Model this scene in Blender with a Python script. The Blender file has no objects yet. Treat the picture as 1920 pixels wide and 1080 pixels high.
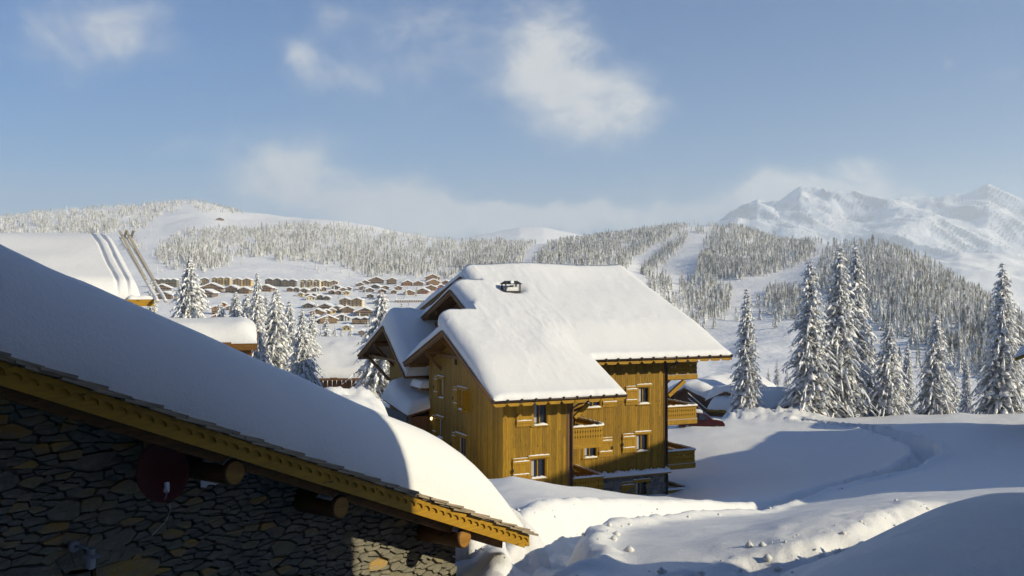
import bpy, math, random
import numpy as np
from mathutils import Vector, Matrix
random.seed(7); rng = np.random.default_rng(11)
SC = bpy.context.scene; COL = SC.collection
R = math.radians
# ------------------------------------------------------------------ camera
F = 1867.0                                    # focal length in photo pixels (1920 wide)
cam = bpy.data.cameras.new('camera'); cam.sensor_width = 36; cam.lens = 36 * F / 1920
cam.clip_start = .1; cam.clip_end = 90000
co = bpy.data.objects.new('camera', cam); COL.objects.link(co)
co.location = (0, 0, 0); co.rotation_euler = (R(90), 0, 0); SC.camera = co
# ------------------------------------------------------------------ sun, sky, exposure
SAZ, SEL = 112.0, 24.0
SUN = Vector((math.sin(R(SAZ)) * math.cos(R(SEL)), math.cos(R(SAZ)) * math.cos(R(SEL)), math.sin(R(SEL))))
sl = bpy.data.lights.new('sun', 'SUN'); sl.energy = 5.0; sl.angle = R(.55); sl.color = (1, .885, .635)
so = bpy.data.objects.new('sun', sl); COL.objects.link(so)
so.rotation_euler = (-SUN).to_track_quat('-Z', 'Y').to_euler(); so.location = (40, -20, 40)
W = bpy.data.worlds.new('World'); SC.world = W; W.use_nodes = True
SC.view_settings.view_transform = 'Standard'; SC.view_settings.look = 'None'
SC.view_settings.exposure = 0.36; SC.view_settings.gamma = 1.0; SC.view_settings.use_curve_mapping = False
SC.cycles.volume_bounces = 1
SKY_STRENGTH = .068

class NT:
    """small node-tree helper"""
    def __init__(s, t): s.t = t; s.n = t.nodes; s.l = t.links
    def node(s, k, **kw):
        n = s.n.new(k)
        for a, b in kw.items():
            setattr(n, a, b)
        return n
    def link(s, a, b): s.l.new(a, b)
    def math(s, op, a, b=None, c=None, clamp=False):
        n = s.n.new('ShaderNodeMath'); n.operation = op; n.use_clamp = clamp
        for i, q in enumerate((a, b, c)):
            if q is None: continue
            if isinstance(q, (int, float)): n.inputs[i].default_value = q
            else: s.l.new(q, n.inputs[i])
        return n.outputs[0]
    def mix(s, f, a, b):
        n = s.n.new('ShaderNodeMix'); n.data_type = 'RGBA'
        for i, q in ((0, f), (6, a), (7, b)):
            if isinstance(q, (int, float)): n.inputs[i].default_value = q
            elif isinstance(q, tuple): n.inputs[i].default_value = (*q, 1) if len(q) == 3 else q
            else: s.l.new(q, n.inputs[i])
        return n.outputs[2]
    def noise(s, vec, scale, detail=4, rough=.55, dist=0, dim='3D'):
        n = s.n.new('ShaderNodeTexNoise'); n.noise_dimensions = dim
        n.inputs['Scale'].default_value = scale; n.inputs['Detail'].default_value = detail
        n.inputs['Roughness'].default_value = rough; n.inputs['Distortion'].default_value = dist
        if vec is not None: s.l.new(vec, n.inputs['Vector'])
        return n.outputs[0]
    def ramp(s, f, pts):
        n = s.n.new('ShaderNodeValToRGB'); e = n.color_ramp.elements
        while len(e) < len(pts): e.new(.5)
        for q, (p, c) in zip(e, pts):
            q.position = p; q.color = (*c, 1) if len(c) == 3 else c
        s.l.new(f, n.inputs[0]); return n.outputs[0]
    def smooth(s, f, a, b):
        n = s.n.new('ShaderNodeMapRange'); n.interpolation_type = 'SMOOTHSTEP'
        n.inputs[1].default_value = a; n.inputs[2].default_value = b
        s.l.new(f, n.inputs[0]); return n.outputs[0]

def build_world():
    t = NT(W.node_tree); bg = t.n['Background']
    sky = t.node('ShaderNodeTexSky'); sky.sky_type = 'NISHITA'; sky.sun_disc = False
    sky.sun_elevation = R(SEL); sky.sun_rotation = R(SAZ)
    sky.altitude = 1700; sky.air_density = 1.35; sky.dust_density = .7; sky.ozone_density = 6.0
    tc = t.node('ShaderNodeTexCoord'); sep = t.node('ShaderNodeSeparateXYZ'); t.link(tc.outputs['Generated'], sep.inputs[0])
    az = t.math('ARCTAN2', sep.outputs[0], sep.outputs[1])
    el = t.math('ARCSINE', sep.outputs[2])
    cv = t.node('ShaderNodeCombineXYZ'); t.link(az, cv.inputs[0]); t.link(el, cv.inputs[1])
    vec = cv.outputs[0]
    # warp so that the soft cloud masses get ragged outlines
    wn = t.node('ShaderNodeTexNoise'); wn.inputs['Scale'].default_value = 14; wn.inputs['Detail'].default_value = 5
    wn.inputs['Roughness'].default_value = .6
    t.link(vec, wn.inputs['Vector'])
    ws = t.node('ShaderNodeSeparateXYZ'); t.link(wn.outputs['Color'], ws.inputs[0])
    azw = t.math('ADD', az, t.math('MULTIPLY', t.math('SUBTRACT', ws.outputs[0], .5), .075))
    elw = t.math('ADD', el, t.math('MULTIPLY', t.math('SUBTRACT', ws.outputs[1], .5), .055))
    blobs = [(1055, 95, 90, 75, .82), (1100, 210, 95, 66, .78), (1180, 190, 60, 48, .5), (1000, 140, 80, 66, .36), (800, 120, 140, 110, .34), (810, 30, 90, 60, .26),
             (560, 112, 42, 36, .55), (640, 130, 70, 45, .38), (245, 35, 120, 65, .6), (80, 80, 130, 70, .38), (620, 35, 40, 30, .3),
             (525, 322, 95, 44, .95), (610, 370, 150, 52, .62), (740, 398, 70, 42, .95), (885, 412, 90, 30, 1.0), (1010, 420, 280, 28, .85), (1150, 402, 150, 22, .75),
             (550, 260, 110, 40, .28), (1585, 358, 95, 48, 1.3), (1480, 385, 110, 34, .8), (1612, 296, 45, 18, .6), (1490, 360, 80, 34, .6), (1420, 365, 60, 30, .35), (1725, 376, 28, 14, .6), (1232, 376, 20, 11, .55),
             (1240, 345, 60, 22, .3), (1895, 132, 50, 16, .3), (1765, 120, 18, 12, .35), (330, 270, 50, 20, .25),
             (-500, 150, 300, 110, .6), (-350, 380, 300, 60, .5), (2500, 220, 260, 120, .6), (2900, 60, 300, 120, .5), (2250, 400, 300, 50, .4)]
    tot = None
    for (x, y, rx, ry, a) in blobs:
        x0 = math.atan((x - 960) / F); e0 = math.atan((540 - y) / F * math.cos(x0))
        sx, sy = rx / F * math.cos(x0) ** 2, ry / F * math.cos(x0)
        dx = t.math('MULTIPLY', t.math('SUBTRACT', azw, x0), 1 / sx)
        dy = t.math('MULTIPLY', t.math('SUBTRACT', elw, e0), 1 / sy)
        r2 = t.math('MULTIPLY_ADD', dx, dx, t.math('MULTIPLY', dy, dy))
        g = t.math('MULTIPLY', t.math('POWER', 2.718, t.math('MULTIPLY', r2, -.8)), a)
        tot = g if tot is None else t.math('ADD', tot, g)
    mp = t.node('ShaderNodeMapping'); t.link(vec, mp.inputs[0]); mp.inputs['Scale'].default_value = (11, 17, 1); mp.inputs['Rotation'].default_value = (0, 0, .5)
    d1 = t.noise(mp.outputs[0], 1.1, 10, .66, .35)
    d2 = t.noise(vec, 5, 4, .5, .3)
    m = t.math('ADD', tot, t.math('MULTIPLY', t.math('SUBTRACT', d1, .5), t.math('MULTIPLY_ADD', tot, 2.9, .12)))
    m = t.math('ADD', m, t.math('MULTIPLY', t.math('SUBTRACT', d2, .56), .35))
    m = t.smooth(m, .06, 1.25)
    m = t.math('MULTIPLY', m, t.math('GREATER_THAN', sep.outputs[2], -.3))
    d3 = t.noise(vec, 30, 6, .6)
    cc = t.mix(d3, (7.4, 7.6, 7.7), (10.6, 10.1, 9.0))
    hs = t.node('ShaderNodeHueSaturation'); hs.inputs['Saturation'].default_value = 1.62; hs.inputs["Value"].default_value = .90
    t.link(sky.outputs[0], hs.inputs['Color'])
    tint = t.node('ShaderNodeMix'); tint.data_type = 'RGBA'; tint.blend_type = 'MULTIPLY'; tint.inputs[0].default_value = 1
    t.link(hs.outputs[0], tint.inputs[6]); tint.inputs[7].default_value = (1.22, 1.0, 1.16, 1)
    c = t.mix(t.math('MULTIPLY', m, .9), tint.outputs[2], cc)
    t.link(c, bg.inputs['Color']); bg.inputs['Strength'].default_value = SKY_STRENGTH
build_world()
# ------------------------------------------------------------------ helpers
def tag(o, label=None, cat=None, group=None, kind=None):
    if label: o['label'] = label
    if cat: o['category'] = cat
    if group: o['group'] = group
    if kind: o['kind'] = kind
    return o
def empty(name, loc, rz=0, label=None, cat=None, group=None):
    o = bpy.data.objects.new(name, None); COL.objects.link(o); o.empty_display_size = .3
    o.location = loc; o.rotation_euler = (0, 0, rz)
    return tag(o, label, cat, group)
def ray(x, y): return Vector(((x - 960) / F, 1, (540 - y) / F))
def at(x, y, Y): return ray(x, y) * Y

class MB:
    def __init__(s): s.v = []; s.f = []; s.m = []
    def add(s, vs, fs, mi=0):
        k = len(s.v); s.v += [tuple(p) for p in vs]
        for f in fs: s.f.append(tuple(i + k for i in f)); s.m.append(mi)
        return s
    def hexa(s, p, mi=0):         # 8 corners, bottom ring then top ring
        return s.add(p, [(0, 3, 2, 1), (4, 5, 6, 7), (0, 1, 5, 4), (1, 2, 6, 5), (2, 3, 7, 6), (3, 0, 4, 7)], mi)
    def box(s, x0, x1, y0, y1, z0, z1, mi=0):
        return s.hexa([(x0, y0, z0), (x1, y0, z0), (x1, y1, z0), (x0, y1, z0), (x0, y0, z1), (x1, y0, z1), (x1, y1, z1), (x0, y1, z1)], mi)
    def fbox(s, Fm, a0, a1, d0, d1, z0, z1, mi=0):
        return s.hexa([Fm(a0, d0, z0), Fm(a1, d0, z0), Fm(a1, d1, z0), Fm(a0, d1, z0), Fm(a0, d0, z1), Fm(a1, d0, z1), Fm(a1, d1, z1), Fm(a0, d1, z1)], mi)
    def beam(s, p, q, w, h, up=(0, 0, 1), mi=0):
        p, q, up = Vector(p), Vector(q), Vector(up); d = (q - p).normalized()
        x = d.cross(up)
        x = x.normalized() if x.length > 1e-5 else Vector((1, 0, 0))
        z = x.cross(d).normalized(); x = x * w / 2; z = z * h / 2
        return s.hexa([p - x - z, p + x - z, q + x - z, q - x - z, p - x + z, p + x + z, q + x + z, q - x + z], mi)
    def prism(s, poly, off, mi=0):   # poly: list of 3-D points; off: extrusion vector
        n = len(poly); off = Vector(off)
        vs = [Vector(p) for p in poly] + [Vector(p) + off for p in poly]
        fs = [tuple(range(n - 1, -1, -1)), tuple(range(n, 2 * n))] + [(i, (i + 1) % n, n + (i + 1) % n, n + i) for i in range(n)]
        return s.add(vs, fs, mi)
    def tube(s, pts, r, n=8, mi=0, caps=True):
        pts = [Vector(p) for p in pts]; rs = r if isinstance(r, (list, tuple)) else [r] * len(pts)
        vs = []; L = len(pts)
        d0 = (pts[-1] - pts[0]).normalized()
        ref = Vector((0, 0, 1)) if abs(d0.z) < .9 else Vector((1, 0, 0))
        for i, p in enumerate(pts):
            d = (pts[min(i + 1, L - 1)] - pts[max(i - 1, 0)]).normalized()
            x = d.cross(ref).normalized(); y = x.cross(d)
            for k in range(n):
                a = 2 * math.pi * k / n; vs.append(p + (x * math.cos(a) + y * math.sin(a)) * rs[i])
        fs = [(i * n + k, i * n + (k + 1) % n, (i + 1) * n + (k + 1) % n, (i + 1) * n + k) for i in range(L - 1) for k in range(n)]
        if caps: fs += [tuple(range(n - 1, -1, -1)), tuple(range((L - 1) * n, L * n))]
        return s.add(vs, fs, mi)
    def lathe(s, prof, c, axis=(0, 0, 1), n=16, mi=0):   # prof: (radius, height)
        ax = Vector(axis).normalized(); x = ax.orthogonal().normalized(); y = ax.cross(x); c = Vector(c)
        vs = []
        for (r, h) in prof:
            for k in range(n):
                a = 2 * math.pi * k / n; vs.append(c + ax * h + (x * math.cos(a) + y * math.sin(a)) * r)
        L = len(prof)
        fs = [(i * n + k, i * n + (k + 1) % n, (i + 1) * n + (k + 1) % n, (i + 1) * n + k) for i in range(L - 1) for k in range(n)]
        fs += [tuple(range(n - 1, -1, -1)), tuple(range((L - 1) * n, L * n))]
        return s.add(vs, fs, mi)
    def mesh(s, name, mats, smooth=False):
        me = bpy.data.meshes.new(name); me.from_pydata(s.v, [], s.f)
        for m in (mats if isinstance(mats, (list, tuple)) else [mats]): me.materials.append(m)
        me.polygons.foreach_set('material_index', s.m)
        if smooth: me.polygons.foreach_set('use_smooth', [True] * len(s.f))
        me.update(); return me
    def build(s, name, mats, parent=None, smooth=False, kind=None, label=None):
        return obj(name, s.mesh(name, mats, smooth), parent, kind, label)
def obj(name, me, parent=None, kind=None, label=None, loc=None, rot=None, scale=None):
    o = bpy.data.objects.new(name, me); COL.objects.link(o)
    if parent: o.parent = parent
    if kind: o['kind'] = kind
    if label: o['label'] = label
    if loc is not None: o.location = loc
    if rot is not None: o.rotation_euler = rot
    if scale is not None: o.scale = scale
    return o
def grid_mesh(name, P, mat, smooth=True, mask=None):
    """P: (rows, cols, 3) array -> quad mesh"""
    r, c = P.shape[:2]
    idx = np.arange(r * c).reshape(r, c)
    q = np.stack([idx[:-1, :-1], idx[:-1, 1:], idx[1:, 1:], idx[1:, :-1]], -1).reshape(-1, 4)
    if mask is not None: q = q[mask.reshape(-1)]
    me = bpy.data.meshes.new(name)
    me.vertices.add(r * c); me.vertices.foreach_set('co', P.reshape(-1).astype(np.float32))
    me.loops.add(q.size); me.loops.foreach_set('vertex_index', q.reshape(-1).astype(np.int32))
    me.polygons.add(len(q)); me.polygons.foreach_set('loop_start', (np.arange(len(q)) * 4).astype(np.int32))
    me.polygons.foreach_set('use_smooth', np.full(len(q), smooth))
    me.materials.append(mat); me.update(calc_edges=True); me.validate(); return me
def vnoise(x, y, seed=0):
    x = np.asarray(x, float); y = np.asarray(y, float)
    xi = np.floor(x).astype(np.int64); yi = np.floor(y).astype(np.int64); fx = x - xi; fy = y - yi
    def h(a, b):
        n = (a * 374761393 + b * 668265263 + seed * 974634777) & 0x7fffffff
        n = ((n ^ (n >> 13)) * 1274126177) & 0x7fffffff
        return ((n ^ (n >> 16)) & 0xffff) / 65535.0
    u = fx * fx * fx * (fx * (fx * 6 - 15) + 10); v = fy * fy * fy * (fy * (fy * 6 - 15) + 10)
    return (h(xi, yi) * (1 - u) + h(xi + 1, yi) * u) * (1 - v) + (h(xi, yi + 1) * (1 - u) + h(xi + 1, yi + 1) * u) * v - .5
def fbm(x, y, oct=4, seed=0, gain=.5):
    a = 1; t = 0; f = 1
    for i in range(oct):
        t = t + a * vnoise(x * f + 17.3 * i, y * f - 9.1 * i, seed + i); a *= gain; f *= 2.03
    return t
def ridged(x, y, oct=5, seed=0):
    a = 1; t = 0; f = 1
    for i in range(oct):
        t = t + a * (1 - 2.4 * np.abs(vnoise(x * f + 7.7 * i, y * f + 3.1 * i, seed + i))); a *= .5; f *= 2.1
    return t
def sstep(x, a, b):
    t = np.clip((np.asarray(x, float) - a) / (b - a), 0, 1); return t * t * (3 - 2 * t)
# ------------------------------------------------------------------ materials
def mat(name, fn):
    m = bpy.data.materials.new(name); m.use_nodes = True; t = NT(m.node_tree)
    b = t.n['Principled BSDF']; b.inputs['Specular IOR Level'].default_value = .3
    fn(t, b); return m
def bump(t, b, h, s, d=1.0):
    n = t.node('ShaderNodeBump'); n.inputs['Strength'].default_value = s; n.inputs['Distance'].default_value = d
    t.link(h, n.inputs['Height']); t.link(n.outputs[0], b.inputs['Normal'])
def pos(t): return t.node('ShaderNodeNewGeometry').outputs['Position']
def objc(t): return t.node('ShaderNodeTexCoord').outputs['Object']
def m_snow(name, grain=1.0, lump=1.0, col=(.74, .745, .745)):
    def fn(t, b):
        p = pos(t)
        n1 = t.noise(p, 2.6, 7, .66); n2 = t.noise(p, 24, 5, .75); n3 = t.noise(p, .5, 3)
        b.inputs['Base Color'].default_value = (*col, 1)
        t.link(t.mix(n3, tuple(c * .97 for c in col), tuple(min(1, c * 1.03) for c in col)), b.inputs['Base Color'])
        b.inputs['Roughness'].default_value = .55; b.inputs['Specular IOR Level'].default_value = .25
        vo = t.node('ShaderNodeTexVoronoi'); t.link(p, vo.inputs['Vector']); vo.inputs['Scale'].default_value = 1.3
        vc = t.node('ShaderNodeSeparateColor'); t.link(vo.outputs['Color'], vc.inputs[0])
        pit = t.math('MULTIPLY', t.math('SUBTRACT', 1.0, t.smooth(vo.outputs['Distance'], .02, .16)), t.math('GREATER_THAN', vc.outputs[0], .62))
        n1 = t.math('MULTIPLY_ADD', pit, -.30, n1)
        h = t.math('MULTIPLY_ADD', n2, .22 * grain, t.math('MULTIPLY', n1, .40 * lump))
        bump(t, b, h, .7, .09)
    return mat(name, fn)
SNOW = m_snow('snow'); SNOWR = m_snow('snow_rough', 2.5, 1.6)
def far_snow():
    def fn(t, b):
        p = pos(t); n1 = t.noise(p, .006, 6, .6); n2 = t.noise(p, .05, 5, .65)
        t.link(t.mix(n1, (.76, .765, .77), (.84, .84, .835)), b.inputs['Base Color'])
        b.inputs['Roughness'].default_value = .7
        bump(t, b, t.math('ADD', n1, t.math('MULTIPLY', n2, .25)), .6, 12)
    return mat('far_snow', fn)
FSNOW = far_snow()
def m_rock_snow():
    def fn(t, b):
        g = t.node('ShaderNodeNewGeometry'); sp = t.node('ShaderNodeSeparateXYZ'); t.link(g.outputs['True Normal'], sp.inputs[0])
        n1 = t.noise(g.outputs['Position'], .0022, 8, .68, .4)
        s = t.math('ADD', sp.outputs[2], t.math('MULTIPLY', t.math('SUBTRACT', n1, .5), .75))
        k = t.smooth(s, .50, .70)
        t.link(t.mix(k, (.20, .205, .23), (.82, .83, .85)), b.inputs['Base Color']); b.inputs['Roughness'].default_value = .8
        bump(t, b, n1, .7, 160)
    return mat('rock_and_snow', fn)
RSNOW = m_rock_snow()
def m_wood(name, c0, c1, vert=True, isl=True, rough=.55, var=.25, knots=True):
    def fn(t, b):
        tc = objc(t); mp = t.node('ShaderNodeMapping'); t.link(tc, mp.inputs[0])
        g = t.node('ShaderNodeNewGeometry')
        mp.inputs['Scale'].default_value = (14, 14, .9) if vert else (1.2, 1.2, 12)
        r = g.outputs['Random Per Island']
        off = t.node('ShaderNodeVectorMath'); off.operation = 'ADD'; t.link(mp.outputs[0], off.inputs[0])
        cb = t.node('ShaderNodeCombineXYZ'); t.link(t.math('MULTIPLY', r, 37), cb.inputs[2]); t.link(cb.outputs[0], off.inputs[1])
        n = t.noise(off.outputs[0], 1.6, 5, .65, .8); n2 = t.noise(tc, .8, 4, .6)
        c = t.mix(t.smooth(n, .3, .72), c0, c1)
        k = t.math('ADD', t.math('MULTIPLY', t.math('SUBTRACT', r, .5), var * 2), t.math('MULTIPLY', t.math('SUBTRACT', n2, .5), .35))
        hs = t.node('ShaderNodeHueSaturation'); t.link(c, hs.inputs['Color']); t.link(t.math('ADD', k, 1.0), hs.inputs['Value'])
        hs.inputs['Saturation'].default_value = 1
        col = hs.outputs[0]
        if knots:
            v = t.node('ShaderNodeTexVoronoi'); mv = t.node('ShaderNodeMapping'); t.link(tc, mv.inputs[0])
            mv.inputs['Scale'].default_value = (5, 5, 1.9) if vert else (2, 2, 7)
            o2 = t.node('ShaderNodeVectorMath'); o2.operation = 'ADD'; t.link(mv.outputs[0], o2.inputs[0]); t.link(cb.outputs[0], o2.inputs[1])
            t.link(o2.outputs[0], v.inputs['Vector']); v.inputs['Scale'].default_value = 1.0
            kk = t.smooth(v.outputs['Distance'], .06, .17)
            col = t.mix(kk, tuple(q * .35 for q in c0), col)
        t.link(col, b.inputs['Base Color']); b.inputs['Roughness'].default_value = rough
        bump(t, b, n, .25, .01)
    return mat(name, fn)
GOLD = m_wood('stained_larch', (.185, .100, .0045), (.325, .185, .009))
TRIM = m_wood('orange_trim', (.27, .145, .007), (.39, .218, .012), vert=False, var=.1)
TRIMV = m_wood('orange_slat', (.27, .145, .007), (.39, .218, .012), var=.12)
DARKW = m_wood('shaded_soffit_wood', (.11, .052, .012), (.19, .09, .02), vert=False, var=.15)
BROWN = m_wood('brown_boards', (.11, .055, .026), (.18, .09, .042), var=.2)
LOGM = m_wood('log_bark', (.075, .034, .010), (.13, .06, .016), vert=False, var=.1)
LOGE = m_wood('log_end', (.21, .10, .015), (.32, .16, .026), vert=False, var=.1)
SHING = m_wood('grey_shingle', (.20, .16, .11), (.38, .31, .21), vert=False, var=.25, knots=False)
def m_plain(name, c, rough=.5, metal=0, nv=.15, sc=3.0):
    def fn(t, b):
        n = t.noise(objc(t), sc, 5, .6)
        t.link(t.mix(n, tuple(q * (1 - nv) for q in c), tuple(min(1, q * (1 + nv)) for q in c)), b.inputs['Base Color'])
        b.inputs['Roughness'].default_value = rough; b.inputs['Metallic'].default_value = metal
    return mat(name, fn)
GUTTER = m_plain('brown_gutter', (.055, .035, .025), .45, .3)
METAL = m_plain('grey_corrugated', (.22, .24, .25), .5, .6)
DARKM = m_plain('dark_slate', (.035, .035, .035), .6)
DISH = m_plain('dish_oxide_red', (.085, .014, .011), .55)
WHITEP = m_plain('white_plastic', (.62, .62, .60), .4)
LAMPM = m_plain('pale_grey_enamel', (.26, .27, .28), .4)
MORTAR = m_plain('mortar', (.15, .14, .11), .95, 0, .35, 9)
BLACK = m_plain('interior_shade_black', (.012, .011, .010), .9)
def m_glass():
    def fn(t, b):
        b.inputs['Base Color'].default_value = (.025, .03, .04, 1); b.inputs['Roughness'].default_value = .06
        b.inputs['Specular IOR Level'].default_value = .7
    return mat('window_glass', fn)
GLASS = m_glass()
FROSTW = m_plain('frosted_wood', (.40, .36, .28), .8, 0, .25)
ICE = m_plain('ice', (.62, .68, .72), .15)
CURT = m_plain('pale_curtain', (.45, .45, .44), .9)
def m_stone():
    def fn(t, b):
        oi = t.node('ShaderNodeObjectInfo'); tc = objc(t)
        base = t.ramp(oi.outputs['Random'], [(0, (.12, .115, .085)), (.25, (.17, .155, .095)), (.45, (.23, .19, .09)), (.62, (.14, .135, .11)), (.80, (.26, .20, .09)), (.93, (.36, .21, .05)), (1, (.40, .27, .07))])
        n = t.noise(tc, 5, 6, .65); n2 = t.noise(tc, 22, 4, .7)
        mpn = t.node('ShaderNodeMapping'); t.link(tc, mpn.inputs[0]); mpn.inputs['Scale'].default_value = (3, 3, 26); mpn.inputs['Rotation'].default_value = (0, .12, 0)
        n3 = t.noise(mpn.outputs[0], 1, 4, .6)
        c = t.mix(t.smooth(n, .35, .75), base, (.22, .20, .15))
        hs = t.node('ShaderNodeHueSaturation'); t.link(c, hs.inputs['Color']); t.link(t.math('ADD', .55, t.math('MULTIPLY_ADD', n2, .45, t.math('MULTIPLY', n3, .45))), hs.inputs['Value'])
        t.link(hs.outputs[0], b.inputs['Base Color']); b.inputs['Roughness'].default_value = .85
        bump(t, b, t.math('ADD', n2, t.math('MULTIPLY', n3, 1.6)), .6, .02)
    return mat('rubble_stone', fn)
STONE = m_stone()
def m_wall_stone():
    def fn(t, b):
        tc = objc(t); mp = t.node('ShaderNodeMapping'); t.link(tc, mp.inputs[0]); mp.inputs['Scale'].default_value = (2.2, 2.2, 5)
        v = t.node('ShaderNodeTexVoronoi'); t.link(mp.outputs[0], v.inputs['Vector']); v.inputs['Scale'].default_value = 1
        sp = t.node('ShaderNodeSeparateColor'); t.link(v.outputs['Color'], sp.inputs[0])
        t.link(t.ramp(sp.outputs[0], [(0, (.12, .12, .12)), (.5, (.20, .19, .17)), (1, (.28, .25, .2))]), b.inputs['Base Color']); b.inputs['Roughness'].default_value = .9
        bump(t, b, v.outputs['Distance'], .6, .05)
    return mat('far_masonry', fn)
MASON = m_wall_stone()
def m_needle(name='frosted_needles', frost=.5, sc=1.6):
    def fn(t, b):
        p = pos(t); n = t.noise(p, sc, 5, .7); n2 = t.noise(p, 9, 3, .7)
        g = t.node('ShaderNodeNewGeometry'); sp = t.node('ShaderNodeSeparateXYZ'); t.link(g.outputs['Normal'], sp.inputs[0])
        c = t.mix(n2, (.085, .082, .048), (.18, .17, .105))
        k = t.math('ADD', t.math('MULTIPLY', n, .9), t.math('MULTIPLY', g.outputs['Random Per Island'], .35))
        f = t.smooth(k, .18, .74)
        t.link(t.mix(t.math('MULTIPLY', f, .9), c, (.70, .71, .72)), b.inputs['Base Color'])
        b.inputs['Roughness'].default_value = .7
    return mat(name, fn)
NEEDLE = m_needle(); BARK = m_plain('spruce_bark', (.075, .055, .04), .9, 0, .3, 8)
def m_forest():
    def fn(t, b):
        g = t.node('ShaderNodeNewGeometry'); oi = t.node('ShaderNodeObjectInfo')
        sp = t.node('ShaderNodeSeparateXYZ'); t.link(g.outputs['True Normal'], sp.inputs[0])
        n = t.noise(g.outputs['Position'], .28, 4, .7)
        k = t.math('ADD', t.math('MULTIPLY', sp.outputs[2], .55), t.math('MULTIPLY', t.math('SUBTRACT', n, .5), 1.5))
        k = t.math('ADD', k, t.math('MULTIPLY', t.math('SUBTRACT', oi.outputs['Random'], .5), .35))
        f = t.smooth(k, -.22, .34)
        t.link(t.mix(f, (.17, .16, .115), (.78, .775, .75)), b.inputs['Base Color']); b.inputs['Roughness'].default_value = .8
    return mat('frosted_forest', fn)
FOREST = m_forest()
# ================================================================== GROUND
# near snowfield: heights fitted through surveyed points (photo column, photo row, metres away)
NP_ = [(-900,1500,3),(300,1600,3),(960,1700,3),(1500,1560,3),(2000,1520,3),(3000,1400,3),
 (-900,1400,6),(600,1450,6),(1200,1300,6),(1520,1130,6.5),(1800,1120,6),(2400,1080,6),
 (-900,1250,12),(0,1300,12),(500,1300,12),(900,1300,13),(1150,1210,12),(1300,1165,12),
 (1520,1080,8),(1600,1040,8.6),(1700,987,9.4),(1780,948,10.4),(1860,932,11.5),(1930,925,12.2),(2200,900,13),(3000,880,14),
 (1420,1078,13.4),(1600,1022,14.4),(1745,965,17),(1900,950,18),
 (1113,1068,15),(1240,1042,15.4),(1350,1019,15.8),(1462,984,16.6),(1556,961,18),(1687,937,20),(1856,928,24),(2100,915,24),
 (1080,1078,13.2),(1250,1095,13),(1040,1040,18),(1000,1060,18),(880,1100,18),
 (1100,1030,18),(1200,1008,21),(1300,998,20.5),(1400,990,21),
 (1085,992,23.5),(1200,976,28),(1330,966,32),(1420,962,36),
 (1030,985,22),(1100,957,26.5),(1200,950,31.5),(1330,948,36),(1420,950,41),
 (960,893,34),(1000,902,36),(1100,916,40),(1250,932,43),(1350,938,44),(1450,939,46),(1560,930,42),(1650,925,38),(1800,918,36),(2100,900,36),
 (600,1000,30),(200,1000,30),(-600,1000,30),(960,950,27),(990,955,25),
 (1000,990,50),(1120,960,52),(1260,945,56),(1260,925,62),(1100,930,62),(1400,900,62),(1350,870,69),(1400,840,76),(1500,880,63),(1600,880,60),
 (1500,835,76),(1620,845,71),(1690,850,66),(1760,846,63),(1850,809,79),(1960,803,80),(1820,866,58),(2200,800,80),
 (1300,799,88),(1360,797,89),(1420,793,91),(1500,787,94),(1600,783,97),(1700,777,98),(1800,774,98),(1920,776,96),(2150,778,95),(3000,780,92),
 (800,880,55),(760,830,52),(900,870,80),(1100,800,90),(705,757,50),(640,742,49),(560,735,49),(700,800,60),(600,790,62),(450,790,52),(720,760,78),(400,760,70),(0,700,70),(-800,700,70),(560,720,88),(300,690,90),(0,660,95),(-800,660,95),(850,760,95),
 (1380,787,104),(1460,784,106),(1600,786,108),(1800,782,108),(2100,786,108),(3000,790,108),(1000,770,110),(640,740,110),(200,720,110),(-800,700,110)]
def fit_near():
    P = np.array(NP_, float); uv = np.stack([P[:, 0] / 400, np.log(P[:, 2]) * 1.5], 1); z = (540 - P[:, 1]) / F * P[:, 2]
    # fit z/Y^0.5 for scale balance
    s = np.sqrt(P[:, 2]); y = z / s
    d = np.linalg.norm(uv[:, None] - uv[None], axis=-1)
    K = d + np.eye(len(P)) * .012
    n = len(P); A = np.zeros((n + 3, n + 3)); A[:n, :n] = K; Q = np.c_[np.ones(n), uv]; A[:n, n:] = Q; A[n:, :n] = Q.T
    c = np.linalg.solve(A, np.r_[y, 0, 0, 0]); return uv, c
_uv, _c = fit_near()
PATH = [(1022,1120,15.5),(1020,1060,17.5),(1018,1018,20.5),(1045,994,23),(1100,976,25.5),(1200,964,29.5),(1330,958,34),(1420,956,39),(1500,940,45),(1570,930,50),(1680,905,54),(1735,862,62),(1730,835,69),(1690,808,77),(1620,792,86),(1500,788,93)]
PATH2 = [(1300,1100,12.6),(1420,1076,13.4),(1520,1048,13.9),(1600,1020,14.4),(1680,992,15.4),(1745,962,17.5),(1830,945,20)]
def pdist(X, Y, path):
    pts = np.array([[(x - 960) / F * d, d] for x, y, d in path]); D = np.full(X.shape, 1e9)
    for a, b in zip(pts[:-1], pts[1:]):
        e = b - a; t = np.clip(((X - a[0]) * e[0] + (Y - a[1]) * e[1]) / (e @ e), 0, 1)
        D = np.minimum(D, np.hypot(X - a[0] - t * e[0], Y - a[1] - t * e[1]))
    return D
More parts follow.
